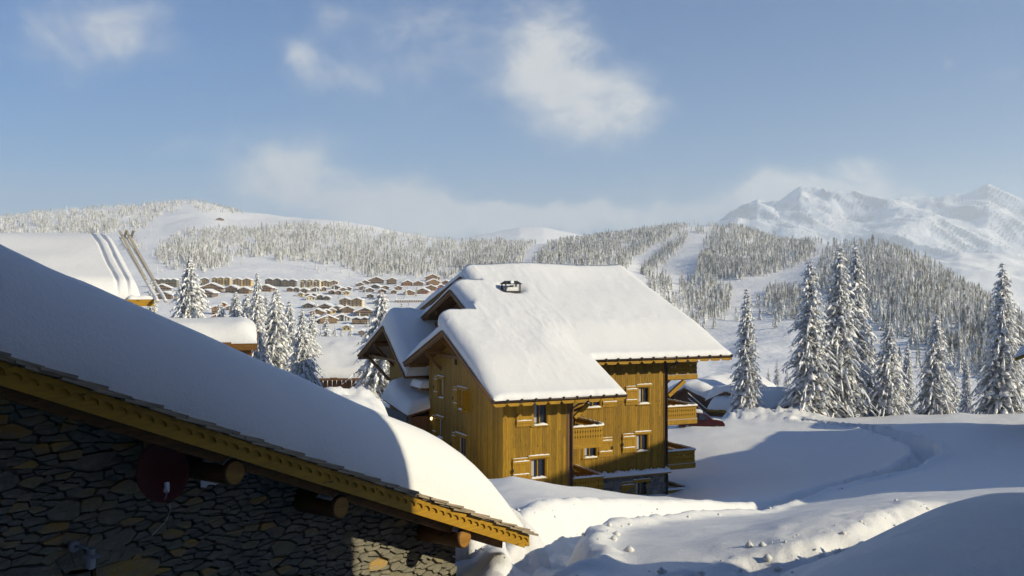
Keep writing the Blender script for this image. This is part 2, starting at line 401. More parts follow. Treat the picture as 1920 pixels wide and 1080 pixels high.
def near_z(px, Y):
    sh = px.shape; p = px.reshape(-1); q = Y.reshape(-1); out = np.zeros(p.size)
    uv = np.stack([p / 400, np.log(q) * 1.5], 1)
    for i in range(0, p.size, 20000):
        u = uv[i:i + 20000]; d = np.sqrt(((u[:, None] - _uv[None]) ** 2).sum(-1))
        out[i:i + 20000] = d @ _c[:-3] + _c[-3] + u @ _c[-2:]
    z = (out * np.sqrt(q)).reshape(sh)
    X = (px - 960) / F * Y
    z = z - 22 * sstep(Y, 106, 135) ** 1.2          # the plateau breaks off into the valley
    wob = fbm(X * .55, Y * .55, 3, 5) * .5
    D = pdist(X, Y, PATH) + wob * .5
    z = z - (.85 + .35 * sstep(Y, 45, 60)) * (1 - sstep(D, .25, .85)) + .16 * np.exp(-((D - 1.05) / .28) ** 2)
    D2 = pdist(X, Y, PATH2) + wob * .6
    z = z - .35 * (1 - sstep(D2, .2, 1.0))
    tr = np.exp(-(D / .9) ** 2) + .7 * np.exp(-(D2 / 1.1) ** 2)
    z = z + tr * (fbm(X * 2.0, Y * 2.0, 4, 9) * .24 + np.abs(fbm(X * 3.4, Y * 3.4, 3, 14)) * .16)
    # drifts and soft relief
    z = z + fbm(X * .22, Y * .22, 3, 2) * .10 + fbm(X * 1.1, Y * 1.1, 3, 3) * .035
    # ploughed banks
    lump = np.abs(fbm(X * .8, Y * .8, 4, 21)) * 1.5 + fbm(X * 2.5, Y * 2.5, 3, 22) * .35
    bank = sstep(px, 1345, 1375) * (1 - sstep(px, 1470, 1580)) * np.exp(-((Y - 98) / 3.2) ** 2)
    z = z + bank * (.65 + lump)
    bank2 = sstep(px, 560, 610) * (1 - sstep(px, 712, 735)) * np.exp(-((Y - 50) / 3) ** 2)
    z = z + bank2 * (.15 + lump * .6)
    return z
def near_ground():
    px = np.arange(-1300, 3300, 6.0); Y = np.exp(np.linspace(math.log(2.4), math.log(160), 560))
    PX, YY = np.meshgrid(px, Y); z = near_z(PX, YY)
    P = np.stack([(PX - 960) / F * YY, YY, z], -1)
    o = obj('snowfield_ground', grid_mesh('snowfield_ground', P, SNOW), kind='structure')
near_ground()
def gz(X, Y): return float(near_z(np.array([960 + X / Y * F]), np.array([float(Y)]))[0])
# far valley side: knots along each column
def far_grid():
    px = np.arange(-900, 2900, 7.0); L = np.linspace(math.log(120), math.log(5200), 360)
    I = lambda tab: np.interp(px, [a for a, b in tab], [b for a, b in tab])
    ys = lambda y, Y: (540 - y) / F * Y
    Y0 = np.full(px.shape, 120.); z0 = np.full(px.shape, -30.)
    Y1 = I([(0, 270), (1250, 260), (1400, 240)]); z1 = I([(0, -44), (1200, -42), (1400, -26), (2000, -26)])
    Y2 = I([(0, 600), (1000, 600), (1380, 430)]); y2 = I([(0, 690), (1000, 690), (1300, 700), (1380, 716), (2000, 716)])
    Y3 = I([(0, 1250), (850, 1250), (1150, 1150), (1300, 820), (1450, 760), (1700, 700)])
    y3 = I([(-600, 520), (0, 515), (300, 515), (600, 519), (700, 522), (850, 522), (950, 515), (1150, 515), (1230, 560), (1300, 640), (1450, 640), (1700, 622), (1900, 630), (2300, 650)])
    Y4 = I([(0, 1900), (850, 1800), (1150, 1650), (1300, 1250), (1450, 1120), (1560, 1050), (1700, 950), (1900, 860)])
    y4 = I([(-600, 470), (0, 468), (400, 462), (600, 470), (850, 484), (1000, 480), (1150, 478), (1300, 535), (1450, 552), (1560, 545), (1700, 558), (1850, 595), (1920, 620), (2300, 660)])
    Y5 = I([(-600, 3000), (0, 3000), (345, 3200), (640, 2800), (880, 2400), (1000, 2300), (1290, 2300), (1440, 2150), (1530, 1800), (1640, 1500), (1770, 1350), (1850, 1250), (1920, 1150), (2300, 1000)])
    y5 = I([(-900, 440), (-300, 415), (0, 407), (90, 393), (200, 386), (290, 382), (345, 374), (385, 378), (440, 394), (470, 398), (520, 404), (640, 418), (750, 435), (830, 443), (880, 449), (950, 453), (1000, 452), (1080, 446), (1150, 436), (1220, 424), (1290, 417), (1340, 420), (1400, 425), (1440, 440), (1480, 448), (1530, 452), (1565, 458), (1600, 456), (1640, 455), (1680, 466), (1730, 488), (1770, 510), (1820, 541), (1860, 562), (1920, 598), (2000, 640), (2500, 690)])
    Yk = [Y0, Y1, Y2, Y3, Y4, Y5, Y5 * 1.35, Y5 * 3]
    z5 = ys(y5, Y5); Zk = [z0, z1, ys(y2, Y2), ys(y3, Y3), ys(y4, Y4), z5, z5 - .10 * Y5, z5 - .10 * Y5 - 40]
    lk = np.log(np.array(Yk)); Zk = np.array(Zk); Z = np.zeros((len(L), len(px)))
    for j in range(len(px)): Z[:, j] = np.interp(L, lk[:, j], Zk[:, j])
    k = np.array([1, 2, 3, 4, 3, 2, 1.]); k /= k.sum(); kc = np.ones(9) / 9
    Zp = np.pad(Z, ((3, 3), (4, 4)), 'edge')
    Zs = sum(k[i] * Zp[i:i + len(L), :] for i in range(7)); Zs = sum(kc[i] * Zs[:, i:i + len(px)] for i in range(9))
    PX, LL = np.meshgrid(px, L); YY = np.exp(LL); X = (PX - 960) / F * YY
    amp = sstep(YY, 250, 900)
    Zs = Zs + amp * (fbm(X / 420, YY / 420, 4, 31) * 14 * sstep(YY, 700, 2200) + fbm(X / 90, YY / 90, 3, 33) * 3.0)
    # gullies and the cut banks of the valley road on the right
    g = sstep(PX, 1330, 1420) * np.exp(-((YY - 640) / 160) ** 2)
    Zs = Zs + g * (ridged(X / 120, YY / 60, 4, 35) * 5)
    return px, L, PX, YY, X, Zs
FPX, FL, _PX, _YY, _X, FZ = far_grid()
obj('far_hillside_ground', grid_mesh('far_hillside_ground', np.stack([_X, _YY, FZ], -1), FSNOW), kind='structure')
def far_z(px, Y):
    i = np.clip((np.log(Y) - FL[0]) / (FL[1] - FL[0]), 0, len(FL) - 1.001); j = np.clip((px - FPX[0]) / 7.0, 0, len(FPX) - 1.001)
    i0 = int(i); j0 = int(j); a = i - i0; b = j - j0
    return (FZ[i0, j0] * (1 - a) + FZ[i0 + 1, j0] * a) * (1 - b) + (FZ[i0, j0 + 1] * (1 - a) + FZ[i0 + 1, j0 + 1] * a) * b
FROW = 540 - F * FZ / _YY                               # photo row of each grid point
def far_hit(px, y, ymin=200):
    """distance at which the valley side is seen at photo point (px, y)"""
    j = int(np.clip(round((px - FPX[0]) / 7), 0, len(FPX) - 1)); col = FROW[:, j]
    i0 = np.searchsorted(FL, math.log(ymin)); k = np.nonzero(col[i0:] <= y)[0]
    if not len(k): return math.exp(FL[i0 + int(np.argmin(col[i0:]))])
    i = i0 + k[0]
    if i > i0 and col[i - 1] > y:
        t = (col[i - 1] - y) / (col[i - 1] - col[i]); return math.exp(FL[i - 1] + t * (FL[i] - FL[i - 1]))
    return math.exp(FL[i])
def mountains():
    px = np.arange(1150, 2750, 3.0); T = np.linspace(0, 1, 190)
    c = [(1150,500),(1280,470),(1340,428),(1370,400),(1420,373),(1460,384),(1500,362),(1540,374),(1580,388),(1620,386),(1660,375),(1690,370),(1720,380),(1750,381),(1800,377),(1835,370),(1852,364),(1870,371),(1900,384),(1925,394),(2000,382),(2100,400),(2300,370),(2600,400),(3000,430)]
    crest = np.interp(px, [a for a, b in c], [b for a, b in c])
    PX, TT = np.meshgrid(px, T); CR = np.broadcast_to(crest, PX.shape)
    Y = 9000 + 6500 * TT; X = (PX - 960) / F * Y
    base = (540 - 600) / F * 9000
    zc = (540 - CR - 12) / F * 14200
    up = np.clip(TT / .8, 0, 1); prof = .16 * up + .84 * up ** 1.7
    z = base + (zc - base) * np.where(TT < .8, prof, 1 - (TT - .8) * 1.6)
    rd = ridged((X * .8 + Y * .6) / 1700, (Y * .7 - X * .5) / 3600, 3, 41); rd2 = ridged((X * .8 + Y * .6) / 620, (Y * .8 - X * .5) / 1500, 5, 47)
    z = z + (rd * 250 + rd2 * 170) * (.25 + .75 * sstep(TT, .05, .5)) * (1 - .84 * sstep(TT, .60, .8))
    obj('mountain_range', grid_mesh('mountain_range', np.stack([X, Y, z], -1), RSNOW), kind='structure')
    # sunlit snowy foothill at the right edge and the pale dome behind the saddle
    for nm, x0, x1, tab, Ya, Yb, ybase, sd, am in (('sunlit_foothill', 1600, 2900, [(1600, 560), (1700, 520), (1750, 497), (1800, 485), (1860, 482), (1920, 488), (2050, 500), (2300, 520), (2900, 560)], 4300, 6200, 600, 51, 42),
                                  ('snowy_dome_hill', 800, 1180, [(800, 458), (870, 450), (920, 441), (975, 431), (1020, 432), (1060, 440), (1100, 449), (1180, 458)], 4600, 6000, 500, 61, 10)):
        p = np.arange(x0, x1, 4.0); T = np.linspace(0, 1, 110); PX, TT = np.meshgrid(p, T)
        cr = np.interp(PX, [a for a, b in tab], [b for a, b in tab]); Y = Ya + (Yb - Ya) * TT; X = (PX - 960) / F * Y
        zb = (540 - ybase) / F * Ya; zc = (540 - cr) / F * (Ya + (Yb - Ya) * .7)
        u = np.clip(TT / .7, 0, 1); z = zb + (zc - zb) * np.where(TT < .7, np.sin(u * math.pi / 2), 1 - (TT - .7) * 1.2)
        z = z + (ridged((X + Y * .5) / 500, Y / 700, 4, sd) * am + fbm(X / 140, Y / 140, 3, sd + 3) * am * .3) * np.sin(np.clip(TT / .75, 0, 1) * math.pi * .9) ** .7
        obj(nm, grid_mesh(nm, np.stack([X, Y, z], -1), FSNOW), kind='structure')
mountains()
b_ = MB(); S_ = 16000; b_.add([(-S_, -2900, -245), (S_, -2900, -245), (S_, S_, -245), (-S_, S_, -245)], [(0, 1, 2, 3)])
b_.build('valley_ground', FSNOW, kind='structure')

# ================================================================== SNOW BLANKETS ON ROOFS
def edge_spaced(a, b, r0, r1, step):
    """coordinates from a to b, packed towards both ends (rounding radii r0, r1)"""
    q = [a]
    ph = np.linspace(0, math.pi / 2, 9)[1:]
    if r0 > 0: q += [a + r0 * (1 - math.cos(p)) for p in ph]
    hi = [b - r1 * (1 - math.cos(p)) for p in ph][::-1] if r1 > 0 else []
    lo = q[-1]; top = hi[0] if hi else b
    n = max(1, int((top - lo) / step)); q += list(np.linspace(lo, top, n + 1)[1:])
    if hi: q += hi[1:] + [b]
    return np.array(q)
def rnd(d, r): return np.sqrt(np.clip(1 - (1 - np.clip(d / max(r, 1e-6), 0, 1)) ** 2, 0, 1)) if r > 0 else np.ones_like(d)
def snow_rect(u0, u1, v0, v1, zf, T, r, step=.3, seed=0, lump=.06, extra=None, lip=.1, vary=.35):
    """r = radii at u0,u1,v0,v1 (0: no free edge). Returns (P, mask) of the top, with skirts to the roof."""
    us = edge_spaced(u0, u1, r[0], r[1], step); vs = edge_spaced(v0, v1, r[2], r[3], step)
    U, V = np.meshgrid(us, vs)
    h = rnd(U - u0, r[0]) * rnd(u1 - U, r[1]) * rnd(V - v0, r[2]) * rnd(v1 - V, r[3])
    th = T * h * (1 + fbm(U * .45, V * .45, 3, seed) * vary) + lip
    if extra is not None: th = th + extra(U, V) * h
    z = zf(U, V) + th + h * (fbm(U * 1.3, V * 1.3, 3, seed + 5) * lump)
    # edges wander a little
    wu = fbm(V * .9 + seed, U * .2, 3, seed + 8) * .10; wv = fbm(U * .9, V * .2 + seed, 3, seed + 9) * .10
    k = 1 - np.clip(h * 1.6, 0, 1)
    U2 = U + wu * k * (1 if r[0] or r[1] else 0) * .7; V2 = V + wv * k * (1 if r[2] or r[3] else 0) * .7
    P = np.stack([U2, V2, z], -1)
    # skirt ring
    def ring(Q, ax, end):
        S = np.take(Q, [0 if end == 0 else -1], axis=ax).copy(); u = np.take(U, [0 if end == 0 else -1], axis=ax); v = np.take(V, [0 if end == 0 else -1], axis=ax)
        return S, u, v
    top, _, _ = ring(P, 0, 0); a = top.copy(); a[..., 2] = zf(U[:1], V[:1]) - .01
    bot = P[-1:].copy(); bot[..., 2] = zf(U[-1:], V[-1:]) - .01
    P = np.concatenate([a, P, bot], 0)
    Ue = np.concatenate([U[:1], U, U[-1:]], 0); Ve = np.concatenate([V[:1], V, V[-1:]], 0)
    l = P[:, :1].copy(); l[..., 2] = zf(Ue[:, :1], Ve[:, :1]) - .01
    rr = P[:, -1:].copy(); rr[..., 2] = zf(Ue[:, -1:], Ve[:, -1:]) - .01
    return np.concatenate([l, P, rr], 1)
def snow_obj(name, P, parent, m=None, **kw):
    return obj(name, grid_mesh(name, P, m or SNOW), parent, **kw)
# ================================================================== STONE CHALET (near left)
A53 = R(53); WD = Vector((math.cos(A53), math.sin(A53), 0)); ED = Vector((-math.sin(A53), math.cos(A53), 0))
RP = at(993, 1003, 19.0); SLOPE = .392                      # lowest corner of the near rake, fall per metre
ZB = -9.0
def stone_chalet():
    root = empty('stone_chalet', (RP.x, RP.y, ZB), A53, 'rubble stone chalet at the near left under a huge slab of roof snow', 'chalet')
    z0 = RP.z - ZB
    M4 = Matrix.Rotation(A53, 4, 'Z'); Mi = (Matrix.Translation((RP.x, RP.y, ZB)) @ M4).inverted()
    def hit(x, y, o):                     # local point where the ray through a photo point meets the plane local y = o
        d = ray(x, y); t = (RP + ED * o).dot(ED) / d.dot(ED); return Mi @ (d * t)
    zr = lambda t: z0 - SLOPE * t         # top of the roof deck at local x = t (t <= 0 goes up)
    L0, L1, D = -15.0, .0, 9.0
    # roof deck
    m = MB(); m.prism([(L0, .06, zr(L0)), (L1, .06, zr(L1)), (L1, .06, zr(L1) - .10), (L0, .06, zr(L0) - .10)], (0, D, 0)); m.build('roof', DARKW, root)
    WO = 1.12; WT = -.84                  # wall plane (o) and wall corner (t)
    # wall core, built in columns so that the arched doorway stays open
    ac = hit(165, 1092, WO); aw = .62; ah = 0.0
    pk = hit(172, 1056, WO); az = pk.z
    def arch_z(t):
        q = (t - pk.x) / aw
        return az - .50 * (1 - math.sqrt(max(0, 1 - q * q))) if abs(q) < 1 else None
    m = MB(); t = L0 + .3; core = WO + .075
    def col(t0, t1, zb):
        m.hexa([(t0, core, zb), (t1, core, zb), (t1, core + 7, zb), (t0, core + 7, zb), (t0, core, zr(t0) - .11), (t1, core, zr(t1) - .11), (t1, core + 7, zr(t1) - .11), (t0, core + 7, zr(t0) - .11)])
    col(L0 + .3, pk.x - aw, -1.0); col(pk.x + aw, WT - .03, -1.0)
    n = 16
    for i in range(n):
        t0 = pk.x - aw + 2 * aw * i / n; t1 = t0 + 2 * aw / n; col(t0, t1, max(arch_z((t0 + t1) / 2) or 0, 0))
    m.build('wall', MORTAR, root)
    m = MB(); m.box(pk.x - aw, pk.x + aw, core + .55, core + .6, -1, az + .02); m.build('doorway', BLACK, root)  # near-black panel puts the shade inside the arch into its colour
    # individual rubble stones: a weighted Voronoi of flat slabs and bigger blocks
    def zbot(t):
        p = Vector((RP.x, RP.y, 0)) + WD * t + ED * WO; return -540 / F * p.y - ZB - .35
    seeds = []
    tries = 0
    while len(seeds) < 900 and tries < 60000:
        tries += 1
        t = random.uniform(-10.9, WT); zt = zr(t) - .12; z = random.uniform(zbot(t), zt)
        big = random.random() < (.34 if tries < 5000 else .0)
        w_ = random.uniform(.14, .26) if big else random.uniform(.07, .15)
        k = random.uniform(1.1, 1.5) if big else random.uniform(2.8, 4.4)
        ok = all(((t - s[0]) / ((w_ + s[2]) * .93)) ** 2 + ((z - s[1]) / ((w_ / k + s[2] / s[3]) * .93)) ** 2 > 1 for s in seeds)
        if not ok: continue
        if arch_z(t) is not None and z < (arch_z(t) + .30): continue
        seeds.append((t, z, w_, k))
    def clip(poly, nx, nz, c):
        out = []
        for i in range(len(poly)):
            p, q = poly[i], poly[(i + 1) % len(poly)]; dp = p[0] * nx + p[1] * nz - c; dq = q[0] * nx + q[1] * nz - c
            if dp <= 0: out.append(p)
            if (dp < 0) != (dq < 0) and dp != dq:
                u = dp / (dp - dq); out.append((p[0] + (q[0] - p[0]) * u, p[1] + (q[1] - p[1]) * u))
        return out
    def stone(poly, proud, nm='stone', filler=None):
        cx = sum(p[0] for p in poly) / len(poly); cz = sum(p[1] for p in poly) / len(poly)
        n = len(poly); o0, o1 = core + .02, WO + .02 - proud
        b = MB(); vs = []
        for (sc, o) in ((1, o0), (1, o1 + .022), (.93, o1)):
            for p in poly: vs.append((cx + (p[0] - cx) * sc, o + random.uniform(-.006, .006), cz + (p[1] - cz) * sc))
        fs = [(j * n + i, j * n + (i + 1) % n, (j + 1) * n + (i + 1) % n, (j + 1) * n + i) for j in range(2) for i in range(n)] + [tuple(range(2 * n, 3 * n))]
        c0 = Vector((cx, WO, cz))
        if filler is not None: filler.add(vs, fs); return
        b.add([Vector(v) - c0 for v in vs], fs)
        o = b.build(nm, STONE, root); o.location = c0
    sn = np.array([(s[0], s[1]) for s in seeds]); cells = []
    for i, (t, z, w_, k) in enumerate(seeds):
        poly = [(t - .7, z - .5), (t + .7, z - .5), (t + .7, z + .5), (t - .7, z + .5)]
        d = np.abs(sn - (t, z)).sum(1); nb = np.argsort(d)[1:26]
        sh = random.uniform(-.12, .12)
        for j in nb:
            tj, zj, wj, kj = seeds[j]
            # separating line in a metric squeezed vertically, weighted by size
            ex, ez = tj - t, (zj - z) - .10 * (tj - t); kz = 6.5
            L = math.sqrt(ex * ex + kz * ez * ez); nx, nz = ex, kz * ez; nl = math.hypot(nx, nz); nx /= nl; nz /= nl
            a = w_ / (w_ + wj); px, pz = t + ex * a, z + ez * a
            poly = clip(poly, nx, nz, px * nx + pz * nz - .005)
            if len(poly) < 3: break
        if len(poly) < 3: continue
        poly = clip(poly, SLOPE / math.hypot(SLOPE, 1), 1 / math.hypot(SLOPE, 1), (z0 - .13) / math.hypot(SLOPE, 1))
        poly = clip(poly, 1, 0, WT)
        if len(poly) < 3: continue
        # round the corners
        q = []
        for a in range(len(poly)):
            p0, p1, p2 = poly[a - 1], poly[a], poly[(a + 1) % len(poly)]
            for (pp, f) in ((p0, .11), (p2, .11)): q.append((p1[0] + (pp[0] - p1[0]) * f + random.uniform(-.008, .008), p1[1] + (pp[1] - p1[1]) * f + random.uniform(-.006, .006)))
        cells.append(q)
    def shown(q):
        a = abs(sum(q[i - 1][0] * q[i][1] - q[i][0] * q[i - 1][1] for i in range(len(q)))) / 2
        t = sum(p[0] for p in q) / len(q); Y = RP.y + WD.y * t; return a / Y ** 2
    cells.sort(key=shown, reverse=True); fill = MB()
    for i, q in enumerate(cells): stone(q, random.uniform(.0, .045), filler=None if i < 286 else fill)
    fill.build('stone_filling', STONE, root, kind='stuff')
    for i in range(13):                       # voussoirs over the doorway
        a0 = math.pi * (i + .06) / 13; a1 = math.pi * (i + .94) / 13
        P = lambda a, r: (pk.x - math.cos(a) * (aw + r), az - .5 + math.sin(a) * (.5 + r))
        stone([P(a0, .01), P(a0, .27), P(a1, .27), P(a1, .01)][::-1], .02)
    # barge boards along the rake: plain upper board with an arched lower edge over a second board
    Lr = -11.6; nx = Vector((1, 0, -SLOPE)).normalized(); nz = Vector((SLOPE, 0, 1)).normalized()
    def rk(s, h, o): return Vector((0, o, z0)) + nx * s + nz * h      # s along the rake (0 at the low end)
    pitch = .20; hb = .135
    m = MB(); s = -12.2
    while s < -.02:
        s1 = min(s + pitch, -.0); a = []
        for k in range(9):
            u = k / 8; a.append((s + (s1 - s) * u, -hb + .062 * math.sqrt(max(0, 1 - (2 * u - 1) ** 2))))
        poly = [rk(s, -.004, 0), rk(s1, -.004, 0)] + [rk(q, h, 0) for q, h in a[::-1]]
        m.prism(poly, (0, .03, 0)); s = s1
    m.build('scalloped_bargeboard', TRIM, root)
    m = MB(); m.prism([rk(-12.2, -.05, .034), rk(-.02, -.05, .034), rk(-.02, -.255, .034), rk(-12.2, -.255, .034)], (0, .028, 0)); m.build('lower_bargeboard', TRIM, root)
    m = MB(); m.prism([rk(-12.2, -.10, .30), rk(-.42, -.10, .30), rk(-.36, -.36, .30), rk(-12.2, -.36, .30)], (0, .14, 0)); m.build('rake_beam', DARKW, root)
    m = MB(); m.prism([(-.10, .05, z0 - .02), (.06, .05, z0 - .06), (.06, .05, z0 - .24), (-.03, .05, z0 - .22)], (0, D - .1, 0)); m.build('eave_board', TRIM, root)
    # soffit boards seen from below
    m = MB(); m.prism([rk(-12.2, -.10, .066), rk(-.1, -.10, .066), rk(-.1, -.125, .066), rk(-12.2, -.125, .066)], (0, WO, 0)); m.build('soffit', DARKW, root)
    # shingle ends peeping out under the snow
    b = MB(); b.hexa([(-.24, 0, 0), (.24, 0, 0), (.24, .34, 0), (-.24, .34, 0), (-.24, .004, .030), (.24, 0, .034), (.24, .34, .034), (-.24, .34, .030)])
    sh = b.mesh('shingle', SHING)
    tilt = math.atan(SLOPE) - .045
    for i in range(84):
        s_ = -.12 - i * .14; p = rk(s_, .006 + .020 * (i % 3), -.07 + random.uniform(-.03, .05))
        obj('shingle', sh, root, loc=p, rot=(random.uniform(-.02, .02), tilt + random.uniform(-.03, .03), random.uniform(-.06, .06)), scale=(random.uniform(.8, 1.15), 1, random.uniform(.8, 1.3)))
    # log purlins
    for i, (x, y, on, rad) in enumerate(((441, 886, .20, .185), (640, 951, .22, .185), (872, 1009, .12, .185))):
        c = hit(x, y, on); b = MB()
        prof = [(rad * .86, 0), (rad * .97, .02), (rad, .05), (rad * 1.02, .5), (rad * 1.03, 1.35)]
        b.lathe(prof, c, (0, 1, 0), 22)
        o = b.build('log_purlin', LOGM, root, smooth=True)
        b = MB(); b.lathe([(rad * .85, -.004), (rad * .5, -.008), (.01, -.010)], c, (0, 1, 0), 22); b.build('log_end', LOGE, o)
        # snow lying on the log
        T = np.linspace(.06, .55 if i == 0 else .42, 12); A = np.linspace(-.9, .75, 9); TT, AA = np.meshgrid(T, A)
        th = .035 * np.sqrt(np.clip(1 - (AA / 1.0) ** 2, 0, 1)) * np.clip(np.minimum(TT - .06, T[-1] - TT) / .08, 0, 1) + .003
        rr = rad + th * (1 + fbm(TT * 9, AA * 3, 3, i))
        P = np.stack([c.x + np.sin(AA) * rr, c.y + TT, c.z + np.cos(AA) * rr], -1); snow_obj('log_snow', P, o)
    # wind-plastered snow hanging beside the first purlin
    c = hit(393, 872, WO - .04); U, V = np.meshgrid(np.linspace(-1, 1, 18), np.linspace(-1, 1, 22))
    wd = .10 + .10 * np.abs(V) ** 1.5 + fbm(U * 2, V * 3, 3, 4) * .06
    P = np.stack([c.x + U * wd + .08 * np.maximum(V, 0) ** 2 * 1.2, c.y - .07 * np.clip(1 - U * U, 0, 1) * np.clip(1 - V * V, 0, 1) - .02, c.z + V * .30 + fbm(U * 2 + 5, V, 3, 6) * .05], -1)
    snow_obj('plastered_snow', P, root)
    # ---- the roof snow: thick slab, slumped round at the verge and rolled over at the eave
    D2 = 8.9
    zf = lambda u, v: z0 - SLOPE * u
    def ex(U, V): return .10 * sstep(U, -9, -2) + np.interp(-U, [0, 3, 6.5, 10.5, 15], [0, .01, .15, .27, .3])
    P = snow_rect(L0, .07, .10, D2, zf, 1.20, (0, 2.2, .85, .8), .22, 3, .02, ex, .035, vary=.06)
    # the front face leans: bulge outward a little above the eave line
    snow_obj('roof_snow', P, root)
    # fixtures on the wall
    return root, hit, zr, WO, z0
STONE_ROOT, shit, szr, SWO, sz0 = stone_chalet()
SM = Matrix.Translation((RP.x, RP.y, ZB)) @ Matrix.Rotation(A53, 4, 'Z')
def satellite_dish():
    c = SM @ shit(303, 886, .62)
    root = empty('satellite_dish', c, 0, 'oxide red satellite dish fixed to the stone wall under the rake', 'satellite dish')
    look = (-c.normalized() + Vector((.18, 0, .12))).normalized(); q = look.to_track_quat('Z', 'Y').to_matrix().to_4x4()
    r = .365
    prof = [(r * k / 8, .10 * (k / 8) ** 2) for k in range(0, 9)]; b = MB()
    b.lathe([(max(a, .004), h) for a, h in prof] + [(r * 1.015, .098), (r * 1.01, .085)] + [(max(a * .99, .004), h - .02) for a, h in prof[::-1]], (0, 0, 0), (0, 0, 1), 40)
    o = b.build('reflector', DISH, root, smooth=True); o.matrix_local = q @ Matrix.Diagonal((.92, 1.1, 1, 1))
    up = q.inverted() @ Vector((0, 0, 1)); up.z = 0; up.normalize()
    b = MB(); b.tube([-up * r * 1.0, -up * r * .98 + Vector((0, 0, .20)), -up * r * .80 + Vector((0, 0, .36))], .014, 8); o = b.build('feed_arm', METAL, root); o.matrix_local = q
    b = MB(); b.lathe([(.02, 0), (.034, .015), (.034, .09), (.024, .10)], -up * r * .72 + Vector((0, 0, .36)), up, 14); b.lathe([(.036, 0), (.04, .01), (.03, .04)], -up * r * .72 + Vector((0, 0, .33)), Vector((0, 0, -1)), 12)
    o = b.build('receiver', WHITEP, root, smooth=True); o.matrix_local = q
    w = SM @ shit(303, 880, SWO) - c
    b = MB(); b.beam((0, 0, -.02), w + Vector((0, 0, -.02)), .07, .07); b.box(w.x - .1, w.x + .1, w.y - .1, w.y + .1, w.z - .16, w.z + .12); b.build('wall_bracket', DARKM, root)
    p = [SM @ shit(x, y, o) - c for x, y, o in ((318, 945, .40), (320, 956, .8), (312, 976, SWO - .06), (292, 997, SWO - .06), (285, 1004, SWO - .05))]
    b = MB(); b.tube(p, .006, 6); b.build('cable', WHITEP, root)
satellite_dish()
def wall_lamp():
    c = SM @ shit(142, 1024, SWO - .05)
    root = empty('wall_lamp', c, A53, 'pale enamel wall lamp with a saucer shade above the arched doorway', 'wall lamp')
    b = MB(); b.lathe([(.075, 0), (.08, .015), (.07, .04), (.02, .05)], (-.02, .02, .0), (0, -1, 0), 20); b.build('mount', LAMPM, root, smooth=False)
    b = MB(); b.tube([(-.02, -.02, 0), (.0, -.14, .02), (.04, -.20, -.01), (.07, -.20, -.04)], .018, 10); b.build('neck', LAMPM, root, smooth=True)
    b = MB(); b.lathe([(.05, .10), (.055, .09), (.055, .03), (.12, .005), (.122, -.005), (.05, -.012)], (.09, -.20, -.12), (0, 0, 1), 22); b.build('shade', LAMPM, root)
    b = MB(); b.lathe([(.058, 0), (.062, -.01), (.058, -.13), (.03, -.15)], (.09, -.20, -.135), (0, 0, 1), 20); b.build('glass', CURT, root, smooth=True)
wall_lamp()

# ================================================================== BIG LARCH CHALET
TH = R(25); U_ = Vector((math.cos(TH), math.sin(TH), 0)); V_ = Vector((-math.sin(TH), math.cos(TH), 0))
CO = Vector((-1.0, 51.4, -13.6)); CM = Matrix.Translation(CO) @ Matrix.Rotation(TH, 4, 'Z'); CI = CM.inverted()
ZC = -CO.z
def chit(x, y, s=None, b=None):
    """local point where the ray through a photo point meets the local plane y = s or x = b"""
    d = ray(x, y)
    if s is not None: n = V_; k = CO.dot(V_) + s
    else: n = U_; k = CO.dot(U_) + b
    return CI @ (d * (k / d.dot(n)))
ZE, SL = -5.84 + ZC, .46                                    # eave height and pitch of the south plane
zS = lambda b, s: ZE + SL * s
def facade_boards(mb, Fm, a0, a1, zlo, zhi, openings, w=.142):
    n = max(1, round((a1 - a0) / w)); w = (a1 - a0) / n
    for i in range(n):
        x0, x1 = a0 + i * w + .004, a0 + (i + 1) * w - .004; xm = (x0 + x1) / 2
        iv = [(zlo(xm) if callable(zlo) else zlo, None)]
        cuts = sorted([(o[2], o[3]) for o in openings if o[0] < xm < o[1]])
        segs = []; lo = zlo(xm) if callable(zlo) else zlo; top = min(zhi(x0), zhi(x1))
        for (c0, c1) in cuts:
            if c0 > lo: segs.append((lo, min(c0, top), False))
            lo = max(lo, c1)
        if lo < top: segs.append((lo, None, True))
        d = random.uniform(.0, .006)
        for (p, q, end) in segs:
            if end and min(zhi(x0), zhi(x1)) - p > 2.2 and random.random() < .8:
                jz = p + random.uniform(.25, .75) * (min(zhi(x0), zhi(x1)) - p); mb.fbox(Fm, x0, x1, -.02, .022 + d, p, jz - .006); p = jz; d = random.uniform(0, .006)
            if end:
                mb.hexa([Fm(x0, -.02, p), Fm(x1, -.02, p), Fm(x1, .022 + d, p), Fm(x0, .022 + d, p), Fm(x0, -.02, zhi(x0)), Fm(x1, -.02, zhi(x1)), Fm(x1, .022 + d, zhi(x1)), Fm(x0, .022 + d, zhi(x0))])
            elif q > p + .01: mb.fbox(Fm, x0, x1, -.02, .022 + d, p, q)
def snow_strip(mb, Fm, a0, a1, d0, d1, z, h=.05):
    """a little rounded ridge of snow on a ledge"""
    n = max(2, int((a1 - a0) / .12)); prof = [(0, 0), (.12, .7), (.5, 1), (.88, .7), (1, 0)]
    vs = []
    for i in range(n + 1):
        a = a0 + (a1 - a0) * i / n; hh = h * (1 + random.uniform(-.3, .3)) * (.55 if i in (0, n) else 1)
        for (q, r) in prof: vs.append(Fm(a, d0 + (d1 - d0) * q, z + hh * r + .002))
    fs = [(i * 5 + k, i * 5 + k + 1, (i + 1) * 5 + k + 1, (i + 1) * 5 + k) for i in range(n) for k in range(4)] + [(4, 3, 2, 1, 0), tuple(n * 5 + k for k in range(5))]
    mb.add(vs, fs)
